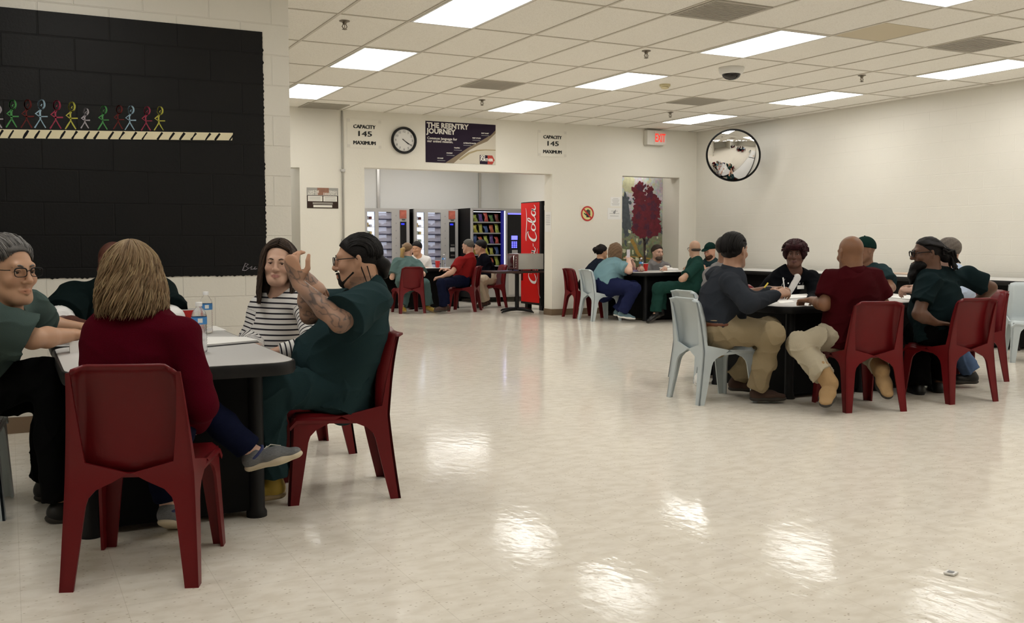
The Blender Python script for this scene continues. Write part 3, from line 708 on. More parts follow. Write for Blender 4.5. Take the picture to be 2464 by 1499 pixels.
# ceiling grid: T-bars on a 2 ft by 4 ft module
GX, GY, TX, TY = 3.1106, 8.03, .6096, 1.2192
g = MB()
for i in range(-12, 13):
    x = GX+i*TX
    if -4.2 < x < XR: g.box(x-.012, x+.012, -4.2, YB, H-.006, H-.001)
for j in range(-10, 6):
    y = GY+j*TY
    if -4.2 < y < YB: g.box(-4.2, XR, y-.012, y+.012, H-.0055, H-.001)
struct(g.build('trim_ceiling_grid', M['grid']))
def lamp(i, j, lab, parent_group='recessed ceiling lights'):
    t = thing('ceiling_light', lab, 'light', (GX+(i+.5)*TX, GY+(j+.5)*TY, H), 0, parent_group)
    f = MB(); a, b = TX/2-.012, TY/2-.012; a2, b2 = a-.022, b-.022
    f.box(-a, a, -b, -b2, -.010, -.001); f.box(-a, a, b2, b, -.010, -.001); f.box(-a, -a2, -b2, b2, -.010, -.001); f.box(a2, a, -b2, b2, -.010, -.001)
    f.build('frame', M['lampframe'], t)
    MB().box(-a2, a2, -b2, b2, -.007, -.002).build('diffuser', M['diffuser'], t)
    return t
LL = [(0, -1, 'bright ceiling light cut by the top edge above the wall clock side'), (0, 1, 'bright ceiling light near the cream wall corner, middle of its three'), (0, 3, 'bright ceiling light half hidden by the cream wall corner'),
      (5, 3, 'bright ceiling light over the purple poster end of the room'), (5, 1, 'bright ceiling light nearest the far ceiling vent, before the smoke detector'), (5, -1, 'large bright ceiling light in front of the dome camera'), (5, -3, 'bright ceiling light whose tip shows at the top right'),
      (10, 3, 'bright ceiling light beside the exit sign and round mirror'), (10, 1, 'bright ceiling light near the right wall, behind the dome camera'), (10, -1, 'bright ceiling light running off the right edge')]
for i, j, l in LL: lamp(i, j, l)
for i, j in ((10, -3), (0, -5), (10, -5), (5, -5), (-5, -3), (-5, -5), (0, -3), (0, -7), (10, -7), (-10, -5)): lamp(i, j, 'ceiling light behind the viewpoint, out of the picture', 'ceiling lights out of the picture')
for y in (15.6, 17.2):
    for x in (5.2, 7.6):
        t_ = thing('ceiling_light', 'ceiling light inside the vending room above the opening', 'light', (x, y, 2.88), 0, 'vending room ceiling lights')
        MB().box(-.6, .6, -.3, .3, -.012, -.001).build('diffuser', emit_mat('vending_lamp', (1, .98, .95), 12), t_)
t_ = thing('ceiling_light', 'ceiling light inside the side passage at left', 'light', (3.25, 14.9, 2.45), 0, 'vending room ceiling lights'); MB().box(-.2, .2, -.3, .3, -.012, -.001).build('diffuser', emit_mat('passage_lamp', (1, .98, .95), 7.0), t_)
# vents, stained tiles, sprinklers, detector, dome camera
def vent(i, j, lab):
    t = thing('ceiling_vent', lab, 'vent', (GX+(i+.5)*TX, GY+j*TY+.3048, H), 0, 'ceiling vents'); a = .29
    f = MB(); f.box(-a, a, -a, -a+.03, -.010, -.001); f.box(-a, a, a-.03, a, -.010, -.001); f.box(-a, -a+.03, -a+.03, a-.03, -.010, -.001); f.box(a-.03, a, -a+.03, a-.03, -.010, -.001); f.build('frame', M['vent'], t)
    MB().box(-a+.03, a-.03, -a+.03, a-.03, -.003, -.001).build('backing', M['ventdark'], t)
    s = MB()
    for k in range(16):
        y = -a+.04+k*(2*a-.08)/15; s.box(-a+.03, a-.03, y-.010, y+.010, -.009, -.004)
    s.build('louvre', M['vent'], t)
vent(3, 2, 'grey ceiling vent above the clock and poster'); vent(8, 2, 'grey ceiling vent between the smoke detector and far lights'); vent(8, -1.5, 'grey ceiling vent at the right edge of the picture'); vent(3, -1.5, 'grey ceiling vent at the top edge of the picture'); vent(0.9, 4.25, 'grey ceiling vent beside the half hidden light')
o = MB().box(-.29, .29, -.29, .29, -.004, -.001).build('stained_ceiling_tile', M['stain'], None, (GX+6.5*TX, GY-1.25*TY, H)); tag(o, 'yellowed square ceiling tile right of the large light', 'ceiling tile')
for px, py, lab in ((829, 50, 'small pendent sprinkler head nearest the cream wall'), (1555, 122, 'small pendent sprinkler head left of the large light'), (1160, 240, 'small pendent sprinkler head above the purple poster'), (1613, 270, 'small pendent sprinkler head above the exit sign'), (2074, 181, 'small pendent sprinkler head nearest the right wall')):
    q = onz(px, py, H); t_ = thing('sprinkler_head', lab, 'sprinkler', q, 0, 'fire sprinklers')
    MB().lathe([(.045, -.001), (.045, -.006), (.02, -.014), (.014, -.03), (.010, -.032)], 16).build('escutcheon', M['brass'], t_, smooth=40)
    f = MB(); f.tube([(.012, 0, -.03), (.022, 0, -.05), (.004, 0, -.072)], .004, 6); f.tube([(-.012, 0, -.03), (-.022, 0, -.05), (-.004, 0, -.072)], .004, 6); f.tube([(0, 0, -.03), (0, 0, -.07)], .003, 6); f.build('frame_arm', M['brass'], t_, smooth=60)
    MB().lathe([(.022, -.070), (.022, -.073), (.004, -.078)], 12).build('deflector', M['brass'], t_)
q = onz(1600, 203, H); t_ = thing('smoke_detector', 'round yellowed smoke detector on the ceiling', 'smoke detector', q)
MB().lathe([(.065, -.001), (.065, -.022), (.055, -.030), (.0, -.030)], 24).build('base', mat('detector_cream', (.62, .55, .33), .5), t_, smooth=40)
MB().lathe([(.040, -.030), (.048, -.036), (.044, -.05), (.02, -.058), (0, -.058)], 24).build('sensor_cap', mat('detector_cream2', (.66, .58, .36), .5), t_, smooth=40)
q = onz(1760, 163, H); t_ = thing('dome_camera', 'white dome security camera with dark glass under the ceiling', 'security camera', q)
MB().lathe([(.135, -.001), (.138, -.02), (.125, -.06), (.105, -.070), (.0, -.070)], 32).build('housing', M['white'], t_, smooth=40)
MB().lathe([(.100*math.cos(a), -.070-.062*math.sin(a)) for a in np.linspace(0, PI/2-.01, 10)], 28).build('dome', mat('smoked_dome', (.015, .012, .012), .06), t_, smooth=180)

# ------------------------------------------------------------------ painted mural on the near left wall
q0, q1 = (-3.0, .955), (1.566, 2.585)
o = MB().box(q0[0], q1[0], -.004, .002, q0[1], q1[1]).build('painted_mural', M['blackboard'], None, (0, YL-.002, 0)); mural = tag(o, 'black painted mural on the near block wall with a row of chalk stick figures', 'mural')
def ribbon(mb, pts, wd, y=-.0065, jit=0):
    """flat painted stroke in the wall plane"""
    pts = [A(p) for p in pts]; L = []; R_ = []
    for i, p in enumerate(pts):
        d = pts[min(i+1, len(pts)-1)]-pts[max(i-1, 0)]; d = d/(np.linalg.norm(d)+1e-9); n = A((-d[1], d[0]))*wd/2*(1+jit*rng.uniform(-1, 1)); L.append(p+n); R_.append(p-n)
    vs = [(a[0], y, a[1]) for a in L]+[(a[0], y, a[1]) for a in R_]; n = len(pts)
    mb.add(vs, [(i, i+1, n+i+1, n+i) for i in range(n-1)])
def mp(px, py): q = ony(px, py, YL); return A((q[0], q[2]))
pl = MB(); c = [mp(-700, 300), mp(560, 320), mp(558, 338), mp(-700, 326)]; pl.add([(a[0], -.0055, a[1]) for a in c], [(0, 1, 2, 3)]); pl.build('plank', mat('mural_plank', (.78, .70, .47), .6, var=.08, vscale=9), mural)
for k in range(-12, 20):
    st = MB()
    x = 4+k*29.2+rng.uniform(-4, 4); tt = (x+700)/1260; yt = 300+20*tt; yb = 326+12*tt
    if x < 562: ribbon(st, [mp(x-9, yb), mp(x-4, (yt+yb)/2+2), mp(x+3, yt+2)], .012, -.006, .4); st.build('plank_stroke', M['blackmatte'], mural)
FC_ = {'g': (.07, .27, .08), 'r': (.11, .012, .010), 'b': (.30, .44, .54), 'p': (.30, .035, .07), 'y': (.46, .44, .07), 'w': (.40, .37, .40)}
for k_, c_ in FC_.items(): M['chalk_'+k_] = mat('chalk_'+k_, c_, .85, var=.3, vscale=90)
for x, top, bot, k_ in ((28, 241, 307, 'g'), (64, 240, 308, 'r'), (97, 240, 308, 'b'), (134, 242, 310, 'p'), (170, 246, 311, 'y'), (204, 261, 309, 'w'), (247, 255, 312, 'g'), (284, 254, 311, 'r'), (312, 255, 313, 'b'), (351, 257, 314, 'p'), (382, 257, 314, 'y'), (-6, 255, 308, 'w'), (-50, 242, 307, 'y'), (-90, 242, 307, 'p')):
    h = bot-top; m_ = MB(); hr = h*.15; wd = .0075 if h > 60 else .0065
    hy = top+hr*1.15
    for kk in range(2): ribbon(m_, [mp(x+2+hr*(.72+.1*kk)*math.cos(a)+kk, hy+hr*1.12*math.sin(a)) for a in np.linspace(kk*.6, 2*PI+kk*.6, 16)], wd*.8, -.0065, .3)
    ribbon(m_, [mp(x+2, hy+hr), mp(x-1, top+h*.45), mp(x, top+h*.68)], wd*1.3, -.0065, .3)
    ribbon(m_, [mp(x, top+h*.68), mp(x-h*.10, top+h*.84), mp(x-h*.2, bot)], wd, -.0065, .3); ribbon(m_, [mp(x, top+h*.68), mp(x+h*.09, top+h*.84), mp(x+h*.19, bot)], wd, -.0065, .3)
    ribbon(m_, [mp(x, top+h*.36), mp(x-h*.17, top+h*.50), mp(x-h*.02, top+h*.60), mp(x+h*.26, top+h*.60)], wd, -.0065, .3)
    ribbon(m_, [mp(x+4, hy-1), mp(x+1, hy+3), mp(x+4, hy+4)], wd*.6, -.0065)
    m_.build('stick_figure', M['chalk_'+k_], mural)
sg = MB()
for s_ in ([(583, 650), (590, 633), (597, 636), (590, 641), (598, 645), (590, 651), (582, 650)], [(600, 645), (606, 640), (603, 648), (610, 647), (614, 641), (612, 648), (618, 646)], [(624, 640), (628, 634), (628, 644), (634, 634), (626, 653), (622, 650)], [(633, 641), (638, 636), (634, 645)]): ribbon(sg, [mp(*q) for q in s_], .004, -.0065)
sg.build('signature', M['chalk_w'], mural)
rg = MB()                                                     # ragged painted edge
for k in range(160):
    x = q0[0]+(q1[0]-q0[0])*k/160; d_ = rng.uniform(0, .009); rg.add([(x, -.003, q0[1]), (x+.03, -.003, q0[1]), (x+.015, -.003, q0[1]-d_)], [(0, 1, 2)])
for k in range(60):
    zz = q0[1]+(q1[1]-q0[1])*k/60; d_ = rng.uniform(0, .009); rg.add([(q1[0], -.003, zz), (q1[0], -.003, zz+.03), (q1[0]+d_, -.003, zz+.015)], [(0, 1, 2)])
rg.build('ragged_edge', M['blackmatte'], mural)

# ------------------------------------------------------------------ things on the back wall
def bwall(px, py): q = ony(px, py, YB); return q[0], q[2]
def plate(name, lab, cat, x0, x1, z0, z1, m, y=YB, th=.006, group=None):
    o = MB().box(-(x1-x0)/2, (x1-x0)/2, -th, -.0005, -(z1-z0)/2, (z1-z0)/2).build(name, m, None, ((x0+x1)/2, y, (z0+z1)/2)); return tag(o, lab, cat, group)
for x0, x1, lab in ((4.375, 4.895, 'clear capacity notice beside the grey conduit, left of the clock'), (7.49, 8.01, 'clear capacity notice right of the purple poster')):
    s_ = plate('capacity_sign', lab, 'sign', x0, x1, 2.53, 2.94, M['acrylic'], group='capacity signs')
    for tx, z_, sz, w_ in (('CAPACITY', .075, .075, .33), ('145', -.035, .105, .20), ('MAXIMUM', -.155, .075, .33)): text(tx, sz, M['ink'], 'lettering', s_, wallT(0, -.0075, z_), w_, 'CENTER', 0, fat=.0045)
    cs_ = MB()
    for sx in (-1, 1):
        for sz in (-1, 1): cs_.box(sx*.235-.02, sx*.235+.02, -.0075, -.006, sz*.18-.02, sz*.18+.02)
    cs_.build('tape', M['offpaper'], s_)
cx, cz = bwall(971, 338); ck = thing('wall_clock', 'round black rimmed wall clock between notice and poster', 'clock', (cx, YB, cz)); TT = Matrix.Rotation(PI/2, 4, 'X')
MB().lathe([(.16, .0), (.195, .0), (.198, .03), (.188, .05), (.172, .05), (.165, .028), (.16, .02)], 40, TT).build('rim', M['black'], ck, smooth=40)
MB().lathe([(.0, .012), (.168, .012), (.168, .020), (0, .0201)], 40, TT).build('dial', M['white'], ck)
for h_ in range(1, 13):
    a = PI/2-h_*PI/6; text(str(h_), .046, M['greyink'], 'numeral', ck, wallT(.13*math.cos(a), -.0225, .13*math.sin(a)-.016), None, 'CENTER', .001)
tk = MB()
for k in range(60):
    a = k*PI/30; tk.box(-.0012, .0012, -.0215, -.0205, .152, .160, T=Matrix.Rotation(a, 4, 'Y'))
tk.build('minute_track', M['ink'], ck)
def hand_(ang, ln, wd, nm): MB().box(-wd, wd, -.027, -.025, -.03, ln, T=Matrix.Rotation(ang, 4, 'Y')).build(nm, M['ink'], ck)
hand_(math.radians(128), .09, .005, 'hour_hand'); hand_(math.radians(122), .125, .0035, 'minute_hand')
# the purple poster
x0, x1, z0, z1 = 5.585, 6.745, 2.365, 2.975
ps = plate('journey_poster', 'dark purple poster with a winding road above the vending opening', 'poster', x0, x1, z0, z1, M['navy'])
w_, h_ = x1-x0, z1-z0
def pp(u, v): return (-w_/2+u*w_, -h_/2+(1-v)*h_)             # u right, v down, 0..1
def flat(pts, nm, m, y): MB().add([(a[0], y, a[1]) for a in pts], [tuple(range(len(pts)))]).build(nm, m, ps, fix=False)
flat([pp(*q) for q in ((.385, 1), (.52, .80), (.62, .62), (.78, .44), (.93, .3), (1, .16), (1, 1))][::-1], 'cream_field', M['postercream'], -.0068)
flat([pp(*q) for q in ((.27, 1), (.42, .82), (.60, .60), (.80, .40), (.93, .26), (1, .13), (1, .21), (.88, .42), (.74, .535), (.62, .66), (.50, .83), (.39, 1))][::-1], 'road', M['road'], -.0072)
flat([pp(*q) for q in ((.46, .90), (.60, .72), (.72, .645), (.85, .625), (1, .622), (1, .645), (.85, .65), (.73, .68), (.62, .755), (.49, .92))][::-1], 'side_road', M['roadlight'], -.0074)
text('THE REENTRY\nJOURNEY', .105, M['signwhite'], 'headline', ps, wallT(pp(.018, 0)[0], -.0076, pp(0, .155)[1]), .60*w_, 'LEFT', .004)
text('Common language for\nour united mission.', .052, M['signwhite'], 'headline', ps, wallT(pp(.02, 0)[0], -.0076, pp(0, .44)[1]), .42*w_, 'LEFT', .001)
for u, v, tx in ((.79, .24, 'EXIT RAMP'), (.66, .37, 'REST STOPS'), (.53, .505, 'ALTERNATE ROUTE'), (.395, .635, 'TRAFFIC'), (.29, .77, 'ROADMAP'), (.16, .905, 'ON RAMP')):
    text(tx, .025, M['signwhite'], 'caption', ps, wallT(pp(u, 0)[0], -.0076, pp(0, v)[1]), .012*w_*len(tx), 'LEFT', .0008)
    q = pp(u, v+.035); mb = MB(); mb.add([(q[0], -.0076, q[1]), (q[0]+.13, -.0076, q[1]), (q[0]+.13, -.0076, q[1]-.008), (q[0], -.0076, q[1]-.008)], [(0, 1, 2, 3)]); mb.build('caption_rule', M['greyink'], ps, fix=False)
flat([pp(*q) for q in ((.765, .77), (.95, .77), (.985, .885), (.95, .995), (.765, .995))][::-1], 'logo_field', M['navy'], -.0072)
flat([pp(*q) for q in ((.88, .772), (.95, .772), (.984, .885), (.95, .993), (.88, .993))][::-1], 'logo_arrow', M['logored'], -.0075)
text('GO\nFURTHER', .056, M['signwhite'], 'logo_lettering', ps, wallT(pp(.775, 0)[0], -.0079, pp(0, .84)[1]), .19*w_, 'LEFT', .003)
# exit sign
q = bwall(1572, 326); ex = thing('exit_sign', 'white exit sign with red letters under the ceiling', 'exit sign', (q[0], YB-.06, 2.93))
MB().rbox(-.20, .13, -.055, .055, -.14, .10, .008).build('housing', M['exitwhite'], ex, smooth=40)
MB().box(-.06, .18, -.060, -.055, -.125, .085).build('face', mat('exit_face', (.80, .72, .66), .5), ex)
text('EXIT', .19, M['exitred'], 'lettering', ex, wallT(.055, -.062, -.085), .205, 'CENTER', .004)
# prohibition sign
q = bwall(1413, 514); nh = thing('prohibition_sign', 'round red no-touching sign with black hand', 'sign', (q[0], YB, q[1]))
MB().box(-.135, .115, -.004, -.001, -.13, .13).build('backing', mat('sign_back', (.78, .74, .62), .5), nh)
MB().lathe([(0, .004), (.118, .004), (.118, .006), (0, .0061)], 36, TT).build('disc', M['signyellow'], nh)
hb = MB(); hb.add([(-.02, -.0075, -.06), (.05, -.0075, -.06), (.055, -.0075, .0), (-.025, -.0075, .0)], [(0, 1, 2, 3)])
for x, l_ in ((-.017, .055), (.003, .068), (.023, .066), (.043, .055)): hb.add([(x-.0085, -.0075, .0), (x+.0085, -.0075, .0), (x+.0085, -.0075, l_), (x-.0085, -.0075, l_)], [(0, 1, 2, 3)])
hb.add([(-.025, -.0075, -.035), (-.07, -.0075, .0), (-.06, -.0075, .012), (-.022, -.0075, -.01)], [(0, 1, 2, 3)]); hb.build('hand_symbol', M['ink'], nh)
MB().lathe([(.098, .006), (.122, .006), (.122, .009), (.098, .009), (.098, .006)], 36, TT, caps=False).build('ring', M['signred'], nh)
MB().box(-.012, .012, -.0095, -.006, -.105, .105, T=Matrix.Rotation(math.radians(-45), 4, 'Y')).build('slash', M['signred'], nh)
# notices
def notice(name, lab, px0, py0, px1, py1, rows, m=None, y=YB, hdr=True):
    a, b_ = ony(px0, py0, y), ony(px1, py1, y); o = plate(name, lab, 'notice', a[0], b_[0], b_[2], a[2], m or M['paper'], y, .003); W_, H_ = b_[0]-a[0], a[2]-b_[2]; mb = MB()
    for k in range(rows):
        z_ = H_/2-H_*(k+1.2)/(rows+1.6); l_ = W_*.42*(.6+.4*((k*37) % 10)/10) if k else W_*.25
        mb.add([(-l_, -.0036, z_), (l_, -.0036, z_), (l_, -.0036, z_-H_*.03), (-l_, -.0036, z_-H_*.03)], [(0, 1, 2, 3)])
    mb.build('print', M['greyink'], o, fix=False); return o
notice('paper_notice', 'small white printed notice left of the autumn tree painting, upper one', 1469, 474, 1493, 497, 6)
o = notice('paper_notice', 'white notice with bird emblem left of the autumn tree painting, lower one', 1462, 500, 1494, 528, 3)
mb = MB(); mb.add([(-.03, -.0038, .02), (.03, -.0038, .07), (.02, -.0038, .015), (.0, -.0038, -.01)], [(0, 1, 2, 3)]); mb.build('emblem', M['greyink'], o, fix=False)
# notice on the left pier: photo above two text boxes on dark ground
a_, b_ = bwall(738, 451), bwall(814, 502)
o = plate('warning_poster', 'small brown and grey warning poster on the wall left of the conduit', 'poster', a_[0], b_[0], b_[1], a_[1], mat('poster_brown', (.05, .032, .026), .7, spec=.1), th=.004)
W_, H_ = b_[0]-a_[0], a_[1]-b_[1]
def rect(par, u0, v0, u1, v1, m, nm, y=-.0046): MB().add([(-W_/2+u0*W_, y, H_/2-v0*H_), (-W_/2+u1*W_, y, H_/2-v0*H_), (-W_/2+u1*W_, y, H_/2-v1*H_), (-W_/2+u0*W_, y, H_/2-v1*H_)], [(0, 1, 2, 3)]).build(nm, m, par, fix=False)
rect(o, 0, .0, 1, .38, mat('poster_grey', (.36, .35, .32), .6), 'photo'); rect(o, .33, 0, .70, .36, mat('poster_skin', (.30, .15, .10), .6, var=.4, vscale=14), 'photo_face', -.0049)
rect(o, .03, .40, .49, .66, M['signwhite'], 'text_box'); rect(o, .52, .40, .96, .66, M['signwhite'], 'text_box'); rect(o, .2, .84, .80, .95, M['signwhite'], 'text_box')
for u, v, tx, wd in ((.03, .24, 'I HAVE THE', .35), (.03, .35, 'RIGHT TO', .32), (.70, .24, 'TENGO', .26), (.52, .35, 'DERECHO A', .44)): text(tx, .045, M['signwhite'], 'lettering', o, wallT(-W_/2+u*W_, -.0052, H_/2-v*H_), wd*W_, 'LEFT', .001)
for v in (.46, .53, .60):
    for u in (.07, .56): rect(o, u, v, u+.36, v+.02, M['greyink'], 'text_line', -.0049)
for v in (.72, .77): rect(o, .18, v, .82, v+.022, M['offpaper'], 'text_line', -.0049)
# conduit
x_ = bwall(824, 400)[0]; cd = MB(); cd.tube([(0, -.018, .02), (0, -.018, H-.02)], .014, 10); o = cd.build('conduit', mat('conduit_grey', (.40, .385, .34), .45, .3), None, (x_, YB, 0), smooth=60); tag(o, 'thin grey conduit running up the back wall beside capacity notice', 'conduit')
for z_ in (2.2, 1.2, .5): MB().box(-.03, .03, -.036, -.0, z_-.018, z_+.018).build('strap', M['steel'], o)
# notice on the jamb, dark framed board in the side passage
o = MB().box(-.003, 0, -.10, .10, -.16, .16).build('jamb_notice', M['paper'], None, (7.749, YB+.125, 1.50)); tag(o, 'white printed sheet taped on the jamb beside the red drinks machine', 'notice')
mb = MB()
for k in range(6): mb.add([(-.0036, -.07, .11-k*.03), (-.0036, .07, .11-k*.03), (-.0036, .07, .103-k*.03), (-.0036, -.07, .103-k*.03)], [(0, 1, 2, 3)])
mb.build('print', M['greyink'], o, fix=False)
o = MB().box(-.45, .45, -.02, 0, -.55, .55).build('notice_board', M['black'], None, (3.28, 15.58, 1.15)); tag(o, 'black framed board glimpsed in the side passage at the wall corner', 'board'); MB().box(-.40, .37, -.024, -.02, -.5, .5).build('board_sheet', M['paper'], o)
# autumn tree painting in the alcove: a painted panel with raised foliage patches
def paint_mat():
    m, nt, b = new_mat('tree_painting'); tc = N(nt, 'ShaderNodeTexCoord'); s = N(nt, 'ShaderNodeSeparateXYZ'); nt.links.new(tc.outputs['Object'], s.inputs[0])
    n = N(nt, 'ShaderNodeTexNoise', Scale=7.0, Detail=6.0, Distortion=.8); nt.links.new(tc.outputs['Object'], n.inputs['Vector'])
    ad = N(nt, 'ShaderNodeMath', _operation='MULTIPLY_ADD'); nt.links.new(n.outputs['Fac'], ad.inputs[0]); ad.inputs[1].default_value = .55; nt.links.new(s.outputs['Z'], ad.inputs[2])
    mr = N(nt, 'ShaderNodeMapRange'); nt.links.new(ad.outputs[0], mr.inputs['Value']); mr.inputs['From Min'].default_value = -.75; mr.inputs['From Max'].default_value = 1.40
    r = N(nt, 'ShaderNodeValToRGB'); e = r.color_ramp.elements; e[0].position = 0; e[0].color = (.10, .09, .03, 1); e[1].position = 1; e[1].color = (.58, .57, .62, 1)
    for p_, c_ in ((.2, (.13, .12, .02, 1)), (.38, (.10, .13, .035, 1)), (.52, (.20, .22, .10, 1)), (.64, (.16, .18, .15, 1)), (.76, (.42, .43, .40, 1)), (.86, (.52, .52, .55, 1))):
        x = e.new(p_); x.color = c_
    nt.links.new(mr.outputs[0], r.inputs[0])
    n2 = N(nt, 'ShaderNodeTexNoise', Scale=22.0, Detail=5.0); nt.links.new(tc.outputs['Object'], n2.inputs['Vector'])
    mx = N(nt, 'ShaderNodeMix', _data_type='RGBA', _blend_type='OVERLAY'); mx.inputs[0].default_value = .85; nt.links.new(r.outputs['Color'], mx.inputs[6]); nt.links.new(n2.outputs['Color'], mx.inputs[7])
    hs = N(nt, 'ShaderNodeHueSaturation', Saturation=.75); nt.links.new(mx.outputs[2], hs.inputs['Color']); nt.links.new(hs.outputs['Color'], b.inputs['Base Color']); b.inputs['Roughness'].default_value = .5
    return m
tp = MB().box(-.575, .575, -.012, -.001, -1.1, 1.2).build('tree_painting', paint_mat(), None, (9.66, 14.238, 1.12)); tag(tp, 'tall painting of a dark red autumn tree in the wall alcove', 'painting')
def tpx(px, py): q = ony(px, py, 14.226); return q[0]-9.66, q[2]-1.12
M['paintred'] = mat('paint_crimson', (.13, .010, .022), .5, var=.6, vscale=16); M['paintred2'] = mat('paint_wine', (.075, .012, .035), .5, var=.5, vscale=22)
M['paintyellow'] = mat('paint_yellow', (.60, .60, .40), .5, var=.3, vscale=18); M['paintblue'] = mat('paint_slate', (.07, .085, .10), .5, var=.6, vscale=14); M['painttrunk'] = mat('paint_trunk', (.045, .028, .025), .5); M['paintgold'] = mat('paint_gold', (.36, .22, .05), .5, var=.3, vscale=30)
def blob(cx, cy, rx, ry, n, spiky, y, mb):
    c = tpx(cx, cy); pts = []; y -= rng.uniform(0, .0009)
    for k in range(n):
        a = 2*PI*k/n; rr = 1+spiky*rng.uniform(-1, 1); q = tpx(cx+rx*rr*math.cos(a), cy+ry*rr*math.sin(a)); pts.append((q[0], y, q[1]))
    mb.add([(c[0], y, c[1])]+pts, [(0, 1+k, 1+(k+1) % n) for k in range(n)])
m1, m2, m3, m4 = MB(), MB(), MB(), MB()
for x, y, a, b_ in ((1512, 442, 14, 22),): blob(x, y, a, b_, 22, .18, -.0125, m3)
blob(1503, 500, 12, 34, 20, .2, -.0127, m4); blob(1508, 540, 12, 26, 20, .2, -.0127, m4)
tr = MB()
for pts, wd in (([(1552, 640), (1551, 590), (1549, 540), (1547, 500)], .05), ([(1551, 580), (1540, 562), (1533, 548)], .02), ([(1551, 590), (1566, 566), (1577, 552)], .02), ([(1550, 560), (1558, 530), (1566, 500)], .025)): ribbon(tr, [A(tpx(*q)) for q in pts], wd, -.0132)
tr.build('tree_trunk', M['painttrunk'], tp)
for x, y, a, b_ in ((1541, 448, 8, 12), (1536, 463, 14, 15), (1540, 482, 13, 16), (1564, 462, 7, 12), (1567, 480, 13, 16), (1578, 487, 11, 11), (1535, 508, 14, 16), (1556, 508, 24, 24), (1578, 512, 11, 16), (1531, 530, 11, 14), (1550, 537, 22, 22), (1574, 538, 15, 18), (1528, 552, 9, 12), (1545, 560, 16, 14), (1568, 560, 15, 12), (1584, 553, 8, 9)): blob(x, y, a, b_, 26, .26, -.0138-rng.uniform(0, .0006), m1)
for x, y in ((1540, 452), (1566, 470), (1548, 500), (1570, 520), (1536, 520), (1556, 545), (1574, 500), (1530, 545), (1562, 560)): blob(x, y, 7, 9, 16, .4, -.0148, m2)
for k in range(230):
    u_, v_ = rng.uniform(-1, 1), rng.uniform(0, 1); wv = 26*math.sin(PI*min(1, .12+v_*.95))**.7+7*math.sin(v_*21)
    x_ = 1553+u_*wv+(4 if v_ > .2 else -8); blob(x_, 446+v_*122, rng.uniform(2, 5), rng.uniform(2.5, 6), 9, .45, -.0139, m1 if rng.uniform() < .72 else m2)
for k in range(70):
    x_, y_ = rng.uniform(1500, 1596), rng.uniform(430, 632); blob(x_, y_, rng.uniform(1.5, 5), rng.uniform(2, 6), 9, .45, -.0128, m3 if (y_ < 470 or rng.uniform() < .25) else m4)
m3.build('yellow_leaves', M['paintyellow'], tp, fix=False); m4.build('blue_hillside', M['paintblue'], tp, fix=False); m1.build('red_foliage', M['paintred'], tp, fix=False); m2.build('wine_foliage', M['paintred2'], tp, fix=False)
pa = MB(); ribbon(pa, [A(tpx(*q)) for q in ((1519, 576), (1528, 592), (1533, 607), (1545, 622))], .06, -.0131, .3); ribbon(pa, [A(tpx(*q)) for q in ((1500, 620), (1520, 617), (1560, 622), (1590, 630))], .03, -.0131, .4); pa.build('golden_path', M['paintgold'], tp)
for o_ in tp.children:
    for f_ in o_.data.polygons: pass
al = thing('ceiling_light', 'unseen lamp added in the alcove soffit to brighten the painting', 'light', (9.66, 14.11, 2.50), 0, 'vending room ceiling lights'); MB().box(-.30, .30, -.06, .06, -.008, -.001).build('diffuser', emit_mat('added_alcove_lamp', (1, .98, .95), 8.0), al)  # added emitter hidden behind the lintel, brightens the alcove and painting
# convex mirror in the corner
mc = K(1764, 374, 15.2); md_ = nrm(A((-.70, -.66, -.36)))
mir = thing('convex_mirror', 'large round convex mirror with black rim in the far corner', 'mirror', mc)
Rm = Matrix(np.stack([nrm(np.cross((0, 0, 1), md_)), np.cross(md_, nrm(np.cross((0, 0, 1), md_))), md_], 1).tolist()).to_4x4()
rd, dm = .405, .115; Rc = (rd*rd+dm*dm)/(2*dm); am = math.asin(rd/Rc)
MB().lathe([(Rc*math.sin(a), Rc*math.cos(a)-Rc+dm) for a in np.linspace(am, .0005, 28)], 64, Rm, caps=False).build('mirror_dome', mat('mirror_glass', (.86, .86, .86), .015, 1.0), mir, smooth=180)
MB().lathe([(rd-.005, -.012), (rd+.012, -.012), (rd+.012, .012), (rd-.006, .016)], 64, Rm, caps=False).build('rim', M['black'], mir, smooth=40)
MB().lathe([(0, -.012), (rd, -.0121)], 48, Rm, caps=False).build('back_plate', M['black'], mir)
br = MB(); wp = A((XR, mc[1]+.12, mc[2]+.02)); br.tube([tuple(-md_*.012), tuple(-md_*.06), tuple(wp-mc)], .02, 8); br.build('wall_arm', M['black'], mir)
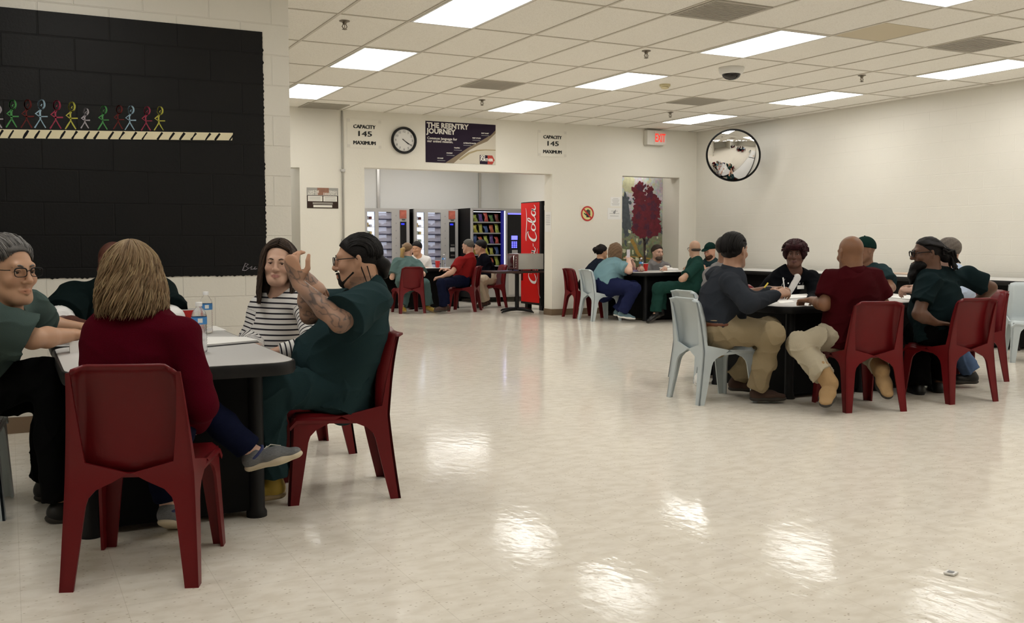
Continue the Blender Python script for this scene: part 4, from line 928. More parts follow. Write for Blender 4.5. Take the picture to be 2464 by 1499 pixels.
# ------------------------------------------------------------------ moulded stacking chairs
def make_chair(name, m, label):
    t = thing(name, label, 'chair', (0, 0, 0), 0, 'moulded stacking chairs')
    # seat: dished pan with rounded front and side lips
    nx, ny = 15, 15; top = []; SW, SD = .215, .215
    for j in range(ny):
        v = -1+2*j/(ny-1)
        for i in range(nx):
            u = -1+2*i/(nx-1)
            x = u*(SW+.012*v); y = v*SD+.0
            z = .400+.012*(v+.3)-.014*(1-u*u)*(1-(v*.8)**2) - .030*max(0, (abs(u)-.84)/.16)**2 - .034*max(0, (v-.82)/.18)**2
            top.append((x, y, z))
    mb = MB(); n = nx*ny; bot = [(x*.985, y*.985, z-.014) for x, y, z in top]
    fs = []
    for j in range(ny-1):
        for i in range(nx-1):
            a = j*nx+i; fs.append((a, a+1, a+nx+1, a+nx)); fs.append((n+a, n+a+nx, n+a+nx+1, n+a+1))
    per = [i for i in range(nx)]+[j*nx+nx-1 for j in range(1, ny)]+[(ny-1)*nx+i for i in range(nx-2, -1, -1)]+[j*nx for j in range(ny-2, 0, -1)]
    for k in range(len(per)): a, b = per[k], per[(k+1) % len(per)]; fs.append((a, n+a, n+b, b))
    mb.add(top+bot, fs); mb.build('seat', m, t, smooth=50)
    # backrest: tray shaped shell, the rim folded to the rear, top rolled back
    nu, nv = 25, 22; V = []
    for j in range(nv):
        v = j/(nv-1); z = .375+.395*v
        yc = -.194-.034*v-.026*v**3+.014*math.sin(PI*v)
        hw = .208-.030*v-.020*max(0, (v-.86)/.14)**2.2
        for i in range(nu):
            u = -1+2*i/(nu-1); a = abs(u)
            x = u*hw; fold = max(0, (a-.80)/.20); y = yc+.018*a*a-.052*fold**1.6
            zz = z
            if v > .93: y -= .030*((v-.93)/.07)**1.5*(1-.3*fold); zz = min(z, .768)+.0
            if v < .12: y += .030*((.12-v)/.12)**2*(1-fold)
            V.append((x, y, zz-.012*max(0, a-.8)*5*max(0, (v-.8)/.2)))
    F_ = []
    for j in range(nv-1):
        for i in range(nu-1):
            a = j*nu+i; F_.append((a, a+1, a+nu+1, a+nu))
    mb = MB(); mb.add(V, F_); o = mb.build('backrest', m, t, smooth=60)
    md = o.modifiers.new('thick', 'SOLIDIFY'); md.thickness = .011; md.offset = 0
    # legs: two flanges that widen into arches under the seat; the rear pair runs on upward as the back stiles
    def corner(sx, sy, z):
        q = max(0, 1-z/.392)
        if sy > 0: return sx*(.213+.016*q), .205+.022*q**1.2
        v = max(0, (z-.392)/.378); return sx*(.213+.016*q-.030*v), -(.236+.046*q**1.2+.034*v+.024*v**3)
    def leg(sx, sy):
        th = .011; mb = MB()
        zs = [.392*(1-k/14) for k in range(15)]
        if sy < 0: zs = [.745-.353*k/9 for k in range(9)]+zs
        for flange in (0, 1):
            A_ = []
            for z in zs:
                q = max(0, 1-z/.392); v = max(0, (z-.392)/.378); cx, cy = corner(sx, sy, z)
                L0 = .088-.040*q if flange else .080-.034*q
                if z > .392: L0 = (.030 if flange else .060)*(1-v)**1.3+.012+(.205-.042 if flange else .207-.072)*max(0, 1-v*14)
                elif z > .285:
                    a_ = min(1, (z-.285)/.085); full = .222 if flange else .207; L0 = L0+(full-L0)*(1-math.sqrt(max(0, 1-a_*a_)))
                if flange == 0: o_ = [(cx, cy, z), (cx-sx*L0, cy, z), (cx-sx*L0, cy-sy*th, z), (cx, cy-sy*th, z)]
                else: o_ = [(cx, cy, z), (cx, cy-sy*L0, z), (cx-sx*th, cy-sy*L0, z), (cx-sx*th, cy, z)]
                A_.append(o_)
            mb.loft(A_)
        return mb.build('leg', m, t, smooth=35)
    for sx in (-1, 1):
        for sy in (-1, 1): leg(sx, sy)
    return t
red0 = make_chair('plastic_chair', M['red_chair'], ''); grey0 = make_chair('plastic_chair', M['grey_chair'], '')
used = {}
def chair(x, y, d, kind, label):
    rz = math.atan2(-d[0], d[1]); o = red0 if kind == 'r' else grey0
    if kind not in used: used[kind] = 1; o.location = (x, y, 0); o.rotation_euler = (0, 0, rz); o['label'] = label; return o
    return dup(o, (x, y, 0), rz, label)
def chair_b(x, y, d, kind, label, back=.0):
    return chair(x, y, d, kind, label)
chair(.43, 3.76, (.155, .405), 'r', 'red plastic chair with its back to the viewer under the woman in red sweater')
chair(1.345, 4.49, (-.98, .19), 'r', 'red plastic chair seen from the side under the tattooed man in dark green')
chair(1.40, 5.43, (-.98, -.1), 'r', 'red plastic chair under the woman in the striped top')
chair(-.255, 4.87, (1, -.08), 'g', 'grey plastic chair at the left edge under the grey-haired man')
chair(.48, 6.02, (0, -1), 'r', 'red plastic chair under the man by the black mural wall')
chair(4.70, 5.84, (.99, -.1), 'g', 'pale grey plastic chair under the man in the charcoal shirt and khakis')
chair(5.41, 5.13, (.3, .95), 'r', 'red plastic chair under the bald man in maroon shirt')
chair(6.31, 5.10, (.12, .99), 'r', 'red plastic chair under the man with long dreadlocks')
chair(7.28, 5.72, (-.93, .2), 'r', 'red plastic chair behind the dreadlocked man, under the man in light blue')
chair(9.02, 6.30, (-.70, -.71), 'g', 'empty pale grey plastic chair at the right edge')
chair(5.37, 6.74, (1, -.1), 'g', 'white grey plastic chair behind the charcoal shirt man')
chair(6.18, 7.12, (-.1, -1), 'r', 'red plastic chair behind the table under the woman in black jacket')
chair(7.32, 6.98, (-.5, -.9), 'r', 'red plastic chair hidden behind the bald man, under the man in green cap')
chair(7.97, 12.62, (.98, -.05), 'g', 'pale grey plastic chair under the woman in the teal shirt')
chair(8.02, 13.2, (.98, -.1), 'r', 'red plastic chair by the back wall under the woman with dark bun')
chair(9.45, 13.35, (-.1, -1), 'r', 'red plastic chair in front of the tree painting under the man in grey')
chair(9.02, 11.72, (-.72, .5), 'r', 'red plastic chair under the bald man in green at the far table')
chair(10.0, 12.5, (-1, 0), 'r', 'red plastic chair under the bearded man in green cap near the corner')
chair(5.93, 15.42, (.08, 1), 'r', 'red plastic chair under the woman with the long ponytail')
chair(6.93, 15.38, (-.75, .6), 'r', 'red plastic chair under the man in the red shirt')
chair(7.72, 16.0, (-.95, .15), 'r', 'red plastic chair under the man in black sweater and pale trousers')
chair(6.72, 16.95, (-.1, -1), 'r', 'red plastic chair behind the vending room table under the man in white')

# ------------------------------------------------------------------ tables
def table(x0, x1, y0, y1, zt, label, base, r=.10, rot=0, ctr=None, cols=True):
    """laminate top with a fat black edge, panel base with round corner posts; base = (x0,x1,y0,y1)"""
    cx, cy = (x0+x1)/2, (y0+y1)/2; t = thing('dining_table', label, 'table', (cx, cy, 0), rot)
    a = rrect(x0-cx, x1-cx, y0-cy, y1-cy, r, 8); ins = .012
    b = rrect(x0-cx+ins, x1-cx-ins, y0-cy+ins, y1-cy-ins, r-ins*.6, 8)
    MB().prism(b, zt-.004, zt+.0005).build('tabletop', M['laminate'], t)
    k = lambda d: rrect(x0-cx+d, x1-cx-d, y0-cy+d, y1-cy-d, max(r-d*.6, .01), 8)
    mb = MB(); rings = []
    for d, z in ((.012, zt-.001), (.004, zt-.002), (0, zt-.010), (.0, zt-.040), (.006, zt-.052), (.03, zt-.055), (.20, zt-.055)): rings.append([(x, y, z) for x, y in (k(d) if d < .1 else rrect(x0-cx+d, x1-cx-d, y0-cy+d, y1-cy-d, .02, 8))])
    mb.loft(rings, caps=False); mb.build('edge_band', M['bumper'], t, smooth=50)
    bx0, bx1, by0, by1 = base[0]-cx, base[1]-cx, base[2]-cy, base[3]-cy; pr = .035
    for nm, bb in (('x', (bx0, bx1, by0-.012, by0+.012)), ('x', (bx0, bx1, by1-.012, by1+.012)), ('y', (bx0-.012, bx0+.012, by0, by1)), ('y', (bx1-.012, bx1+.012, by0, by1))):
        MB().box(bb[0], bb[1], bb[2], bb[3], .03, zt-.056).build('base_panel', M['tablebase'], t)
    for x in (bx0, bx1):
        for y in (by0, by1): MB().lathe([(pr*1.25, 0), (pr*1.25, .02), (pr, .035), (pr, zt-.056)], 18, Matrix.Translation((x, y, 0))).build('post', M['bumper'], t, smooth=40)
    return t
ZN, ZR = .70, .705
table(.16, 1.04, 3.88, 4.93, ZN, 'grey topped black table at the near left, its nearer half', (.26, .92, 4.22, 4.80), .13)
table(.16, 1.04, 4.94, 5.66, ZN, 'grey topped black table at near left, the half next to the striped woman', (.26, .92, 5.05, 5.55), .06)
table(5.02, 6.02, 5.46, 6.62, ZR, 'grey topped black table in front of the charcoal shirt man', (5.21, 5.95, 5.60, 6.45), .12)
table(6.03, 6.98, 5.46, 6.62, ZR, 'grey topped black table in front of the dreadlocked man', (6.12, 6.85, 5.60, 6.45), .12)
table(8.22, 9.55, 12.0, 12.95, .725, 'grey topped black table below the autumn tree painting', (8.45, 9.35, 12.15, 12.85), .22)
table(5.3, 7.3, 15.95, 16.55, .72, 'black table in front of the vending machines', (5.5, 7.1, 16.05, 16.45), .06)
table(9.6, 10.5, 6.6, 9.4, .76, 'long grey topped black table along the right wall', (9.75, 10.35, 7.0, 9.2), .08)
table(9.6, 10.5, 9.5, 12.2, .76, 'grey topped table along the right wall, farther one behind the woman in black', (9.75, 10.35, 9.7, 12.0), .08)
# pedestal table with the microwave
pt = thing('pedestal_table', 'small black pedestal table carrying the microwave', 'table', (7.52, 14.62, 0))
MB().rbox(-.47, .47, -.30, .30, .665, .70, .015).build('tabletop', mat('dark_walnut', (.035, .016, .012), .35), pt, smooth=40)
MB().lathe([(.04, .05), (.035, .08), (.035, .64), (.10, .655), (.10, .664)], 20, Matrix.Translation((.05, 0, 0))).build('column', M['black'], pt, smooth=40)
for k in range(4):
    a = k*PI/2+.35; f = MB(); d = A((math.cos(a), math.sin(a), 0)); c = A((.05, 0, 0)); f.tube([tuple(c+d*.0+A((0, 0, .06))), tuple(c+d*.15+A((0, 0, .055))), tuple(c+d*.34+A((0, 0, .028))), tuple(c+d*.37+A((0, 0, .012)))], [.03, .026, .018, .012], 8); f.build('foot', M['black'], pt, smooth=60)
mw = thing('microwave', 'silver microwave with dark door on the pedestal table', 'microwave', (7.70, 14.60, .70), math.radians(-4))
MB().rbox(-.20, .26, -.21, .21, .02, .285, .012).build('casing', M['steel'], mw, smooth=40)
MB().box(-.222, -.20, -.205, .205, .025, .28).build('door', mat('mw_frame', (.16, .07, .07), .25, .4), mw)
dd = mw.children[-1]; MB().box(-.226, -.222, -.09, .18, .06, .25).build('door_window', mat('mw_glass', (.04, .01, .012), .08), dd)
MB().tube([(-.235, -.115, .05), (-.245, -.115, .06), (-.245, -.115, .24), (-.235, -.115, .25)], .008, 8).build('handle', M['chrome'], dd, smooth=60)
pb = MB()
for k in range(5): pb.box(-.226, -.222, -.185, -.14, .05+k*.04, .075+k*.04)
pb.build('button_panel', M['chrome'], mw)
ft = MB()
for sx in (-.15, .2):
    for sy in (-.15, .15): ft.lathe([(.015, 0), (.015, .021)], 10, Matrix.Translation((sx, sy, 0)))
ft.build('rubber_feet', M['black'], mw)

# ------------------------------------------------------------------ vending machines
M['vgrey'] = mat('vending_grey', (.36, .35, .335), .4); M['vlight'] = emit_mat('vending_glow', (.72, .80, 1.0), 1.6); M['vblue'] = emit_mat('blue_led', (.12, .12, 1.0), 3.0); M['vbluesoft'] = emit_mat('blue_display', (.02, .03, .9), 1.2); M['vledwhite'] = emit_mat('strip_led', (.55, .55, 1.0), 3.0)
M['vdark'] = mat('vending_interior', (.02, .02, .026), .5); M['shelfedge'] = mat('shelf_edge', (.03, .03, .06), .4)
def shell(b, x0, x1, y0, y1, z0, z1):
    b.box(x0, x0+.02, y0, y1, z0, z1); b.box(x1-.02, x1, y0, y1, z0, z1); b.box(x0+.02, x1-.02, y0, y1, z1-.02, z1); b.box(x0+.02, x1-.02, y0, y1, z0, z0+.02); b.box(x0+.02, x1-.02, y1-.02, y1, z0+.02, z1-.02)
def cold_machine(x0, x1, label):
    y0, W = 17.78, x1-x0; t = thing('vending_machine', label, 'vending machine', ((x0+x1)/2, y0, 0), 0, 'carousel food machines'); a = W/2; zt = 1.815
    b = MB(); shell(b, -a, a, .06, .85, .06, zt); b.build('cabinet', M['blackmatte'], t)
    f = MB(); ux = lambda u: -a+u*W
    # front frame with two openings: 0.05-0.24 (curved drum side) and 0.30-0.58 (doors)
    for u0, u1, z0, z1 in ((0, .06, .06, zt), (.235, .31, .06, zt), (.60, .86, .06, zt), (.06, .235, zt-.07, zt), (.31, .60, zt-.07, zt), (.06, .235, .06, .42), (.31, .60, .06, .42), (.86, 1, .06, zt)): f.box(ux(u0), ux(u1), 0, .06, z0, z1)
    f.build('front_frame', M['vgrey'], t)
    MB().box(ux(.06), ux(.60), .30, .31, .40, zt-.06).build('light_panel', M['vlight'], t)
    for k in range(9):
        z = .47+k*.142
        MB().box(ux(.06), ux(.235), .05, .29, z-.008, z+.002).build('shelf', M['white'], t)
        MB().box(ux(.31), ux(.60), .0, .055, z-.012, z+.010).build('shelf_bar', M['shelfedge'], t)
        g = MB().box(ux(.31), ux(.60), .02, .03, z+.012, z+.128).build('door_flap', mat('flap', (.50, .50, .62), .12, alpha=.55), t) if k == 0 else None
        if g is None:
            g = [c for c in t.children if c.name.startswith('door_flap')][0].copy(); C.objects.link(g); g.parent = t; g.location = (0, 0, k*.142)
        for u, w_, h_, cc in ((.10, .05, .07, 'a'), (.17, .05, .05, 'b')):
            q = MB().rbox(ux(u)-w_/2*.9, ux(u)+w_/2*.9, .08, .18, z+.002, z+.004+h_*(.7+.5*((k*7+int(u*100)) % 5)/5), .012); q.build('food_pack', M['food'+'abcde'[(k*3+int(u*50)) % 5]], t)
        for u in (.36, .46, .54):
            q = MB().rbox(ux(u)-.04, ux(u)+.04, .08, .2, z+.010, z+.05+.04*((k*5+int(u*100)) % 3)/3, .012); q.build('food_pack', M['food'+'abcde'[(k*2+int(u*90)) % 5]], t)
        d_ = MB().lathe([(.012, 0), (.012, .004)], 12, Matrix.Translation((ux(.70), -.0, z+.07)) @ Matrix.Rotation(PI/2, 4, 'X')); d_.build('door_latch', M['greyink'], t)
    MB().box(ux(.78), ux(.93), -.008, 0, zt-.19, zt-.03).build('picture_panel', M['vpic'], t)
    MB().box(ux(.83), ux(.90), -.009, 0, zt-.22, zt-.205).build('badge', M['ink'], t)
    p = MB().box(ux(.79), ux(.925), -.012, 0, .86, zt-.25).build('control_panel', M['black'], t)
    MB().box(ux(.81), ux(.88), -.014, -.012, zt-.31, zt-.28).build('display', M['vbluesoft'], p)
    MB().box(ux(.82), ux(.91), -.014, -.012, 1.10, 1.13).build('coin_slot', M['steel'], p); MB().box(ux(.81), ux(.91), -.016, -.012, .99, 1.07).build('card_reader', M['vgrey'], p); MB().box(ux(.82), ux(.91), -.014, -.012, .90, .93).build('note_slot', M['steel'], p)
    MB().box(ux(.80), ux(.92), -.01, 0, .62, .68).build('coin_return', M['steel'], t)
    ft = MB()
    for sx in (-a+.08, a-.08):
        for sy in (.12, .75): ft.lathe([(.03, 0), (.03, .06)], 10, Matrix.Translation((sx, sy, 0)))
    ft.build('foot', M['black'], t)
    return t
for k_, c_ in zip('abcde', ((.66, .64, .60), (.55, .42, .18), (.22, .07, .05), (.30, .36, .30), (.50, .50, .58))): M['food'+k_] = mat('food_'+k_, c_, .5, var=.4, vscale=25)
M['vpic'] = mat('vending_picture', (.36, .10, .07), .4, var=.9, vscale=9)
cold_machine(5.98, 6.88, 'grey carousel vending machine nearest the left side of the opening')
cold_machine(6.98, 7.90, 'grey carousel vending machine in the middle, beside the black sided one')
# snack machine
y0 = 17.25; x0, x1 = 7.95, 9.05; t = thing('vending_machine', 'black snack vending machine with blue light strip beside red drinks machine', 'vending machine', ((x0+x1)/2, y0, 0)); a = (x1-x0)/2; ux = lambda u: -a+u*(x1-x0); zt = 1.83
b = MB(); shell(b, -a, a, .06, .9, .10, zt); b.build('cabinet', M['blackmatte'], t)
f = MB()
for u0, u1, z0, z1 in ((0, .03, .10, zt), (.64, .70, .10, zt), (.03, .64, zt-.04, zt), (.03, .64, .10, .62), (.70, 1, zt-.09, zt), (.70, 1, .10, .62)): f.box(ux(u0), ux(u1), 0, .06, z0, z1)
f.build('front_frame', M['vgrey'], t)
MB().box(ux(.03), ux(.64), .45, .46, .62, zt-.04).build('back_panel', M['vdark'], t)
MB().box(ux(.03), ux(.05), .07, .45, .62, zt-.04).build('inner_wall', M['vdark'], t)
MB().box(ux(.635), ux(.655), -.006, 0, .66, zt-.05).build('led_strip', M['vledwhite'], t)
MB().box(ux(.59), ux(.633), .02, .06, .62, zt-.04).build('blue_glow_bar', mat('blue_film', (.01, .01, .10), .3, emit=(.02, .02, .9), estr=.12), t)
bagcols = [(.30, .36, .07), (.20, .05, .05), (.42, .07, .05), (.36, .36, .08), (.16, .04, .03), (.40, .10, .05), (.40, .28, .06), (.10, .06, .22), (.44, .40, .06), (.07, .16, .05), (.05, .09, .22), (.44, .36, .20)]
for k_, c_ in enumerate(bagcols): M['bag%d' % k_] = mat('snack_bag', c_, .3, var=.6, vscale=28)
for r_ in range(5):
    z = .72+(4-r_)*.212; MB().box(ux(.05), ux(.60), .05, .40, z-.02, z).build('shelf', M['vdark'], t)
    MB().box(ux(.05), ux(.60), .045, .05, z-.022, z+.002).build('price_rail', M['greyink'], t)
    for c_ in range(5):
        mb = MB(); cx = ux(.09+.107*c_+.02); w_, h_ = .046, .135+.02*((r_+c_) % 3); tl = .03
        rows = []
        for q in range(7):
            v = q/6; th = .026*math.sin(PI*v)**.6+.002; ww = w_*(.94-.16*math.sin(PI*v)+.06*math.sin(v*5+r_*2+c_)); x_ = cx+(v-.5)*(-.022)+.006*math.sin(v*7+c_*2+r_)
            rows.append([(x_-ww, .10+tl*v-th*.3, z+h_*v), (x_-ww*.5, .10+tl*v-th, z+h_*v), (x_+ww*.5, .10+tl*v-th, z+h_*v), (x_+ww, .10+tl*v-th*.3, z+h_*v), (x_+ww*.5, .10+tl*v+th, z+h_*v), (x_-ww*.5, .10+tl*v+th, z+h_*v)])
        mb.loft(rows); mb.build('snack_bag', M['bag%d' % ((r_*5+c_*7+3*(r_ % 2)) % 12)], t, smooth=40)
MB().box(ux(.06), ux(.60), .058, .06, zt-.075, zt-.065).build('tube_light', emit_mat('tube_glow', (.9, .93, 1), 3), t)
p = MB().box(ux(.71), ux(.99), .0, .06, .62, zt-.09).build('control_panel', M['black'], t)
MB().box(ux(.71), ux(.99), -.004, 0, zt-.115, zt-.09).build('blue_header', M['vblue'], p)
MB().box(ux(.78), ux(.90), -.004, 0, 1.22, 1.30).build('display', M['vblue'], p)
kp = MB()
for i in range(3):
    for j in range(4): kp.box(ux(.785+.04*i), ux(.81+.04*i), -.004, 0, 1.06+.034*j, 1.085+.034*j)
kp.build('keypad', M['vblue'], p); MB().box(ux(.79), ux(.90), -.012, 0, .93, 1.02).build('card_reader', M['vgrey'], p)
MB().box(ux(.1), ux(.58), -.006, 0, .36, .52).build('delivery_flap', M['steel'], t); MB().box(ux(.72), ux(.97), -.004, 0, .14, .58).build('lower_door', mat('vend_beige', (.50, .48, .44), .5), t)
ft = MB()
for sx in (-a+.08, a-.08):
    for sy in (.12, .75): ft.lathe([(.03, 0), (.03, .10)], 10, Matrix.Translation((sx, sy, 0)))
ft.build('foot', M['black'], t)
# red drinks machine, front facing -X
XF = 8.10; yn, yf = 14.76, 15.46
t = thing('drinks_machine', 'tall red cola machine with white script lettering in the opening', 'vending machine', (XF, (yn+yf)/2, 0)); hw = (yf-yn)/2; zt = 1.875
MB().box(.03, .75, -hw-.01, hw+.03, .11, zt).build('cabinet', M['blackmatte'], t)
MB().box(0, .03, -hw-.01, hw+.03, .09, zt-.005).build('front_frame', M['black'], t)
fp = MB(); n_ = 8; rows = []
for k in range(n_+1):
    y = -hw+.035+(2*hw-.02)*k/n_; bul = -.006-.012*math.sin(PI*k/n_); rows.append([(bul, y, .13), (bul, y, zt-.02)])
fp.loft(rows, closed=False, caps=False); face = fp.build('front_panel', mat('cola_red', (.62, .012, .010), .4, spec=.2), t, smooth=180)
# script lettering: strokes in the plane of the front panel, reading upward
M['scriptwhite'] = mat('script_white', (.85, .83, .80), .4)
def cscript(strokes, scale, ox, oz):
    mb = MB()
    for pts, ws in strokes:
        P = [A(p) for p in pts]; out = []
        for i in range(len(P)-1):
            p0, p1, p2, p3 = P[max(i-1, 0)], P[i], P[i+1], P[min(i+2, len(P)-1)]
            for tt in np.linspace(0, 1, 7)[:-1]:
                q = .5*((2*p1)+(-p0+p2)*tt+(2*p0-5*p1+4*p2-p3)*tt**2+(-p0+3*p1-3*p2+p3)*tt**3); out.append((q, ws[i]*(1-tt)+ws[i+1]*tt))
        out.append((P[-1], ws[-1])); L, R_ = [], []
        for i, (q, w_) in enumerate(out):
            d = out[min(i+1, len(out)-1)][0]-out[max(i-1, 0)][0]; d = d/(np.linalg.norm(d)+1e-9); n = A((-d[1], d[0]))*w_/2
            L.append(q+n); R_.append(q-n)
        tr_ = lambda q: (-.0215, oz[1]-0+(-q[1])*scale*-1*-1+ox, oz[0]+q[0]*scale)
        # script x runs up the machine (z), script y runs towards the far edge... mirrored so that it reads from below upward
        vs = [tr_(q) for q in L]+[tr_(q) for q in R_]; n = len(out); mb.add(vs, [(i, i+1, n+i+1, n+i) for i in range(n-1)])
    return mb.build('script_lettering', M['scriptwhite'], t, fix=False)
S_ = [
 ([(.62, .62), (.50, .78), (.30, .70), (.12, .40), (.10, .05), (.28, -.08), (.55, .12)], [.03, .05, .10, .14, .14, .09, .03]),                      # C
 ([(.62, .62), (.60, .50), (.52, .52)], [.03, .05, .02]),
 ([(.92, .42), (.76, .46), (.66, .24), (.72, .02), (.88, .06), (1.0, .28), (.92, .42)], [.05, .07, .11, .09, .07, .10, .05]),                      # o
 ([(1.34, .40), (1.20, .46), (1.06, .26), (1.10, .02), (1.28, .06), (1.42, .24)], [.06, .07, .11, .09, .06, .03]),                                 # c
 ([(1.72, .42), (1.56, .46), (1.44, .24), (1.50, .02), (1.66, .10), (1.76, .44), (1.74, .10), (1.86, .02), (1.98, .16)], [.05, .07, .11, .09, .07, .09, .10, .07, .03]),   # a
 ([(2.00, .26), (2.10, .27), (2.16, .30)], [.06, .06, .05]),                                                                                          # hyphen
 ([(2.86, .66), (2.76, .84), (2.52, .72), (2.36, .40), (2.34, .04), (2.52, -.10), (2.80, .10)], [.03, .05, .10, .14, .14, .09, .03]),               # C
 ([(2.86, .66), (2.70, .98), (2.30, 1.05), (2.55, 1.12), (3.2, 1.00), (3.75, 1.02), (4.05, 1.12)], [.03, .05, .02, .05, .07, .05, .02]),
 ([(3.12, .42), (2.96, .46), (2.86, .24), (2.92, .02), (3.08, .06), (3.20, .28), (3.12, .42)], [.05, .07, .11, .09, .07, .10, .05]),                # o
 ([(3.24, .20), (3.46, .62), (3.50, .86), (3.38, .84), (3.30, .40), (3.34, .04), (3.50, .06), (3.60, .20)], [.03, .06, .06, .07, .11, .10, .06, .03]),  # l
 ([(3.92, .42), (3.76, .46), (3.64, .24), (3.70, .02), (3.86, .10), (3.96, .44), (3.94, .10), (4.06, .02), (4.20, .18)], [.05, .07, .11, .09, .07, .09, .10, .07, .03]),   # a
 ([(.30, -.20), (.9, -.30), (1.5, -.16), (1.9, -.22)], [.02, .08, .07, .01]),
]
# reading direction is up; letter tops point to the picture left (far edge of the front)
cscript([( [(p[0], -p[1]) for p in s_], w_) for s_, w_ in S_], .325, 0, (.45, -.20))
MB().box(-.02, 0, hw-.06, hw-.02, .5, .9).build('coin_panel', M['black'], t)
ft = MB()
for sx in (.08, .62):
    for sy in (-hw+.08, hw-.1): ft.box(sx-.04, sx+.04, sy-.05, sy+.05, 0, .11)
ft.build('foot', M['black'], t)
MB().tube([(-.03, -hw+.05, .66), (-.035, -hw+.04, .5), (-.03, -hw+.02, .3), (-.02, -hw-.02, .22)], .004, 6).build('power_cord', M['vgrey'], t, smooth=60)
MB().box(.06, .12, -hw-.012, -hw-.01, 1.72, 1.80).build('label_sticker', M['paper'], t)
# ------------------------------------------------------------------ the people
M['scrub'] = mat('scrub_green', (.017, .036, .040), .9, bump=.25, bscale=300, var=.12, vscale=6, spec=.06)
M['scrubdark'] = mat('scrub_dark', (.004, .009, .009), .9, bump=.2, bscale=300, spec=.06)
M['scrubgrey'] = mat('scrub_grey_green', (.050, .075, .068), .9, bump=.25, bscale=300, spec=.06)
M['scrubdark2'] = mat('scrub_blackgreen', (.0065, .0145, .0165), .9, bump=.2, bscale=300, spec=.06); M['scrubpale'] = mat('scrub_pale', (.085, .14, .135), .9, spec=.06); M['scrubfar'] = mat('scrub_forest', (.012, .042, .034), .9, spec=.06)
M['sweater'] = mat('crimson_knit', (.066, .0012, .0068), .9, bump=.5, bscale=260, spec=.06)
M['jeans'] = mat('dark_denim', (.006, .008, .024), .9, bump=.3, bscale=400, var=.25, vscale=30, spec=.06); M['bluejeans'] = mat('blue_denim', (.07, .11, .20), .9, var=.3, vscale=20, spec=.06)
M['navypants'] = mat('navy_cotton', (.013, .017, .055), .9, spec=.06); M['blackpants'] = mat('black_cotton', (.003, .003, .003), .9, spec=.06)
M['charcoal'] = mat('charcoal_shirt', (.026, .030, .038), .9, bump=.25, bscale=300, spec=.06); M['khaki'] = mat('khaki', (.26, .205, .125), .9, bump=.3, bscale=200, var=.08, vscale=9, spec=.06); M['stone'] = mat('stone_cargo', (.42, .37, .275), .9, bump=.3, bscale=200, var=.08, vscale=9, spec=.06)
M['maroon'] = mat('maroon_polo', (.042, .003, .005), .9, bump=.3, bscale=400, spec=.06); M['lightblue'] = mat('light_blue_shirt', (.42, .50, .66), .8); M['teal'] = mat('teal_tee', (.165, .285, .32), .9, bump=.2, bscale=200, spec=.06)
M['greyshirt'] = mat('grey_polo', (.20, .19, .19), .9, spec=.06); M['blackknit'] = mat('black_sweater', (.003, .003, .006), .9, spec=.06); M['redshirt'] = mat('red_shirt', (.20, .012, .012), .9, spec=.06); M['whitecloth'] = mat('white_cloth', (.76, .75, .73), .85, bump=.2, bscale=150); M['blackdenim'] = mat('black_denim', (.004, .0045, .006), .9, bump=.25, bscale=300, spec=.06)
M['print'] = mat('dark_print', (.012, .016, .028), .9, var=.9, vscale=30, spec=.06); M['belt'] = mat('brown_leather', (.12, .035, .012), .45)
M['knitshoe'] = mat('grey_knit_shoe', (.16, .165, .17), .85, bump=.3, bscale=300, var=.5, vscale=90, stretch=(1, 1, 5)); M['cream'] = mat('cream_rubber', (.58, .50, .36), .6); M['boot'] = mat('yellow_boot', (.40, .27, .04), .6, var=.15, vscale=20); M['tanboot'] = mat('tan_suede', (.34, .215, .10), .85, var=.15, vscale=14, bump=.2, bscale=120); M['brownshoe'] = mat('brown_suede', (.045, .022, .014), .8); M['blackshoe'] = mat('black_shoe', (.004, .004, .004), .45); M['whiteshoe'] = mat('white_shoe', (.72, .71, .68), .6); M['darksole'] = mat('dark_sole', (.03, .025, .02), .7); M['tealshoe'] = mat('teal_runner', (.10, .17, .20), .7); M['tansole'] = mat('tan_sole', (.30, .22, .12), .7); M['lace'] = mat('lace', (.5, .48, .42), .8)
M['stripe'] = stripe_mat('breton_stripe', (.70, .68, .655), (.018, .016, .022), .0235, .30)
M['sneakerlining'] = mat('blue_lining', (.03, .04, .12), .8); M['frame'] = mat('spectacle_frame', (.008, .0075, .008), .4, spec=.2); M['capgreen'] = mat('cap_green', (.006, .022, .018), .9, spec=.06); M['lensglass'] = mat('spectacle_lens', (1, 1, 1), .02, trans=1, ior=1.0, alpha=.12)
def ankle_skin(p, k): pass
def simple_hair(p, col, off=.009, front=.072, nape=-.062, amp=.0014, extra=(), vox=None): return hair_shell(p, col, cap_prims(p, off, front, nape, extra), vox, amp)
def cap(p, m, brim=True):
    c = [EL(P_(p, 0, -.014, .034), A((.083, .104, .093))*p.s*p.hs, p.R, .01)]; n = p.R@nrm(A((0, -.035, .19))); c[0].cuts = [(P_(p, 0, .085, .042), -n)]
    o = sub(p, 'cap', c, m)
    if brim:
        b = [EL(P_(p, 0, .085, .044), A((.068, .085, .010))*p.s*p.hs, p.R@np.array(Matrix.Rotation(-.2, 3, 'X')), .006)]; b[0].cuts = [(P_(p, 0, .055, .04), -p.R[:, 1])]
        sub(p, 'cap_brim', b, m, p.vox*.7, parent=o)
    bt = MB(); bt.lathe([(.008, 0), (.006, .006), (0, .007)], 10, Matrix.Translation(Vector(P_(p, 0, -.014, .126)-p.org))); bt.build('cap_button', m, o)
    return o
